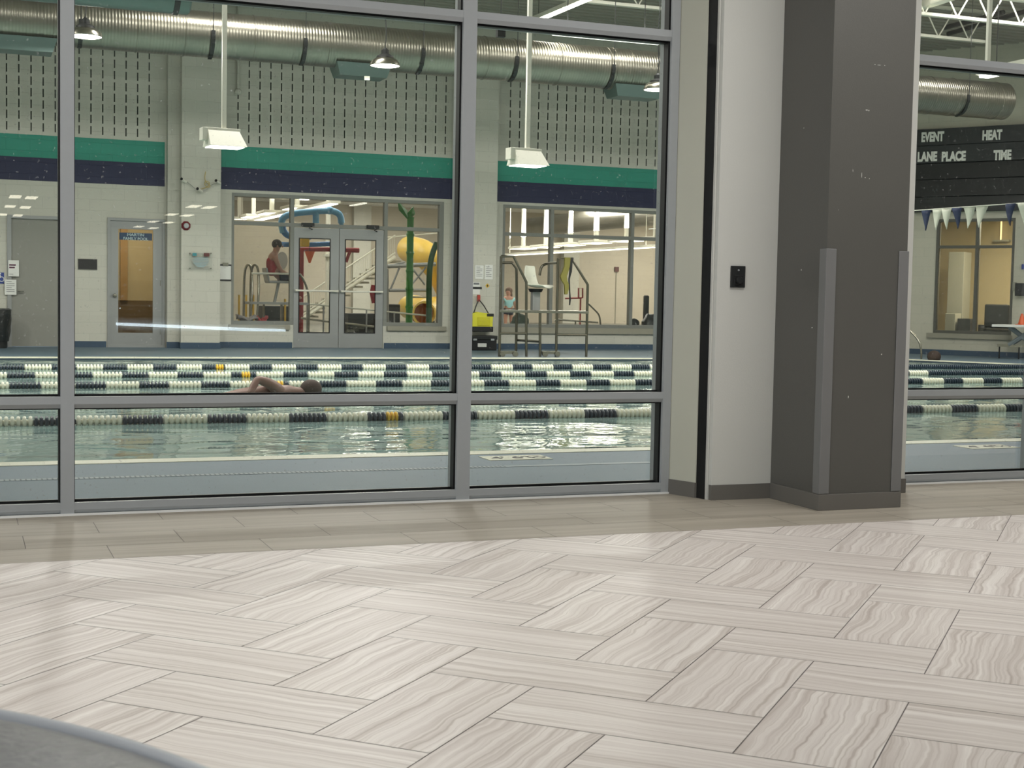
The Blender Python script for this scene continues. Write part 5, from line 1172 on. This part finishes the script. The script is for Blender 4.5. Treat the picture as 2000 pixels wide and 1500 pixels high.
# things on the room floor
def fbox(name, label, cat, px0, px1, py, Y, m, dep=.5, group=None, bev=.02, z0=None):
    a, b_ = at(px0, py, Y=Y), at(px1, py, Y=Y); o = link(name, box(B(), a.x, b_.x, Y, Y+dep, ZD if z0 is None else z0, a.z), m, bev=bev); tag(o, label, cat, group); return o
fbox('storage_bin', 'dark storage bin on the floor below the seated lifeguard', 'bin', 512, 565, 597, 23.4, M_black)
fbox('storage_bin', 'dark low bin behind the right door leaf, under the stairs', 'bin', 680, 738, 612, 27.5, M_black)
fbox('storage_bin', 'dark low bin behind the right side window, left of the bamboo post', 'bin', 758, 782, 594, 26, M_black)
def bag(name, label, px, py, Y, rx, m, cat='bag'):
    q = at(px, py, Y=Y); b = B(); h = max(.12, (q.z-ZD)/2); ell(b, (q.x, Y, ZD+h), rx, rx*.7, h, 20)
    for v in b.verts: v.co += Vector((math.sin(v.co.z*31+v.co.x*17), math.cos(v.co.x*23), math.sin(v.co.x*29)))*.018
    return tag(link(name, b, m, smooth=True), label, cat)
bag('gym_bag', 'black bag heaped behind the right bay window at the pier', 1272, 612, 21.4, .26, M_bag); bag('gym_bag', 'dark green bag behind the lower left of the guard stand', 1015, 610, 21.5, .22, mat('dark_green_bag', (50, 66, 54), .7)); bag('gym_bag', 'small black bag left of the heaped bag at the pier', 1240, 622, 21.25, .15, M_bag)
b = B(); q = at(1264, 590, Y=21.9); box(b, q.x-.06, q.x+.06, 21.9, 22.0, ZD, q.z+.15); tag(link('backpack', b, M_dark, bev=.03), 'grey backpack standing behind the heaped black bag', 'backpack')
# towels on the floor
q = at(475, 624, Y=21.0); b = B(); 
for k in range(12):
    for j in range(2): pass
def cloth(name, label, px, py, Y, w_, d_, m, h=.1):
    q = at(px, py, Y=Y); b = B(); n = 10; rows_ = []
    for i in range(n+1):
        rows_.append([b.verts.new((q.x+w_*(i/n-.5), Y+d_*(j/n-.5), q.z+h*math.sin(i*1.3+px)*math.sin(j*1.1)*.5+h*.3*math.cos(i*.6))) for j in range(n+1)])
    for i in range(n):
        for j in range(n): b.faces.new((rows_[i][j], rows_[i+1][j], rows_[i+1][j+1], rows_[i][j+1]))
    o = link(name, b, m, smooth=True); sm = o.modifiers.new('s', 'SOLIDIFY'); sm.thickness = .02; return tag(o, label, 'towel')
fbox('bench', 'low pale bench just inside the left side window', 'bench', 466, 560, 627, 20.9, M_sill, .5)
cloth('towel', 'grey towel draped on the bench inside the left side window', 482, 622.5, 21.1, .38, .35, mat('grey_towel', (150, 146, 148), .9)); cloth('towel', 'red towel beside the grey towel on the bench', 510, 623, 21.1, .2, .3, mat('red_towel', (178, 70, 76), .9))
# low ramp rails
r = pipes('ramp_rail', 'low pale handrail sloping behind the double doors', 'handrail', [('top_rail', [at(588, 592, Y=22.4), at(700, 603, Y=22.4), at(840, 617, Y=22.4)], .018, M_joist)], tuple(at(700, 640, Y=22.4)))
for px in (600, 632, 716, 770):
    p = at(px, 592+(px-588)*.1, Y=22.4); link('post', tube(B(), [p, (p.x, p.y, ZD)], .018, 8), M_alu2, r)
link('mid_rail', tube(B(), [at(588, 621, Y=22.4), at(640, 628, Y=22.4), at(740, 639, Y=22.4)], .022, 8), M_sill, r)
r = pipes('ramp_rail', 'bent grey ramp rail behind the right side of the guard stand', 'handrail', [('rail', [at(1084, 627, Y=22.5), at(1085, 624, Y=22.5), at(1168, 630, Y=22.5)], .02, M_steel), ('rail', curve([at(1148, 592, Y=22.5), at(1160, 604, Y=22.5), at(1170, 616, Y=22.5), at(1173, 636, Y=22.5)], 5), .02, M_steel)], tuple(at(1130, 640, Y=22.5)))
p = at(1124, 627, Y=22.5); link('post', tube(B(), [p, (p.x, p.y, ZD)], .02, 8), M_steel, r)
r = pipes('red_spray_gun', 'red spray post with square frame behind the rescue tubes', 'water feature', [('frame', [at(1130, 582, Y=24), at(1130, 563, Y=24), at(1138, 563, Y=24), at(1138, 582, Y=24)], .02, M_red), ('barrel', [at(1104, 583, Y=24), at(1136, 582, Y=24)], .02, M_red)], tuple(at(1134, 583, Y=24)))
p = at(1134, 583, Y=24); link('post', tube(B(), [p, (p.x, p.y, ZD)], .02, 8), M_red, r)
rt = at(731, 557, Y=20.42); r = tag(link('rescue_tube', tube(B(), [rt, at(729, 572, Y=20.42), at(731, 592, Y=20.42)], [.06, .075, .05], 12), M_redcl, smooth=True), 'red rescue tube hanging at the right door leaf', 'rescue tube')
q = at(551, 512, Y=Y2-.1); r = tag(link('wall_emblem', lathe(B(), [(0, 0), (.5, 0), (.5, .03), (0, .03)], 28, Matrix.Translation((at(551, 509, Y=30).x, 30, at(551, 509, Y=30).z)) @ Matrix.Rotation(math.pi/2, 4, 'X') @ Matrix.Diagonal((.28, .45, 1, 1))), mat('grey_emblem', (120, 118, 112), .7)), 'grey rounded shield sign behind the seated lifeguard', 'sign')
struct(link('wall_family_partition', box(B(), 4.05, at(592, 500, Y=30.1).x, 30.03, 30.2, ZD, 2.86), M_fwall))
r = thing('wall_alarm', 'small dark alarm box on the beige wall behind the right bay', 'alarm box', tuple(at(1204, 526, Y=Y2-.05)))
q = at(1204, 526, Y=Y2-.02); link('box', box(B(), q.x-.09, q.x+.09, Y2-.08, Y2, q.z-.1, q.z+.1), mat('dark_red_box', (90, 56, 52), .6), r); link('conduit', tube(B(), [(q.x, Y2-.02, q.z-.1), (q.x, Y2-.02, ZD)], .02, 6), M_sill, r)
# lobby troffers deep behind the viewer, mirrored in the glass
tm = emis('troffer_lens', (255, 246, 222), 9.0)
tp = [(30, 383), (62, 385), (20, 402), (50, 404), (5, 418), (35, 420), (380, 402), (410, 404), (336, 418), (366, 420), (300, 432), (330, 434), (272, 442), (300, 445)]
for i, (px, py) in enumerate(tp):
    q = at(px, py, Z=3.38); r = thing('ceiling_light', 'recessed lobby ceiling panel light behind the viewer, mirrored in the glass', 'ceiling light', (q.x, -q.y, 3.38), 'recessed lobby panel lights')
    link('frame', box(B(), q.x-.16, q.x+.16, -q.y-.65, -q.y+.65, 3.375, 3.40), M_wfix, r); link('diffuser', box(B(), q.x-.14, q.x+.14, -q.y-.6, -q.y+.6, 3.365, 3.375), tm, r)

# added glow strip far behind the viewer, mirrored as a pale streak in glass
a = at(228, 633, Y=30); b_ = at(560, 646, Y=30); r = thing('streak_emitter', 'added glowing strip far behind the viewer, mirrored as a pale streak in the glass', 'window', ((a.x+b_.x)/2, -30, 0))
b = B(); v = [b.verts.new(q) for q in ((a.x, -30, a.z-.035), (b_.x, -30, b_.z-.06), (b_.x, -30, b_.z+.03), (a.x, -30, a.z+.035), (a.x, -30.05, a.z-.02), (b_.x, -30.05, b_.z-.05), (b_.x, -30.05, b_.z+.03), (a.x, -30.05, a.z+.02))]
for f in ((0, 1, 2, 3), (4, 7, 6, 5), (0, 4, 5, 1), (3, 2, 6, 7), (0, 3, 7, 4), (1, 5, 6, 2)): b.faces.new([v[q] for q in f])
link('glow_strip', b, emis('streak_glow', (226, 244, 255), 11), r); link('stand', box(B(), a.x, b_.x, -30.12, -30.06, 0, .3), M_alu, r)
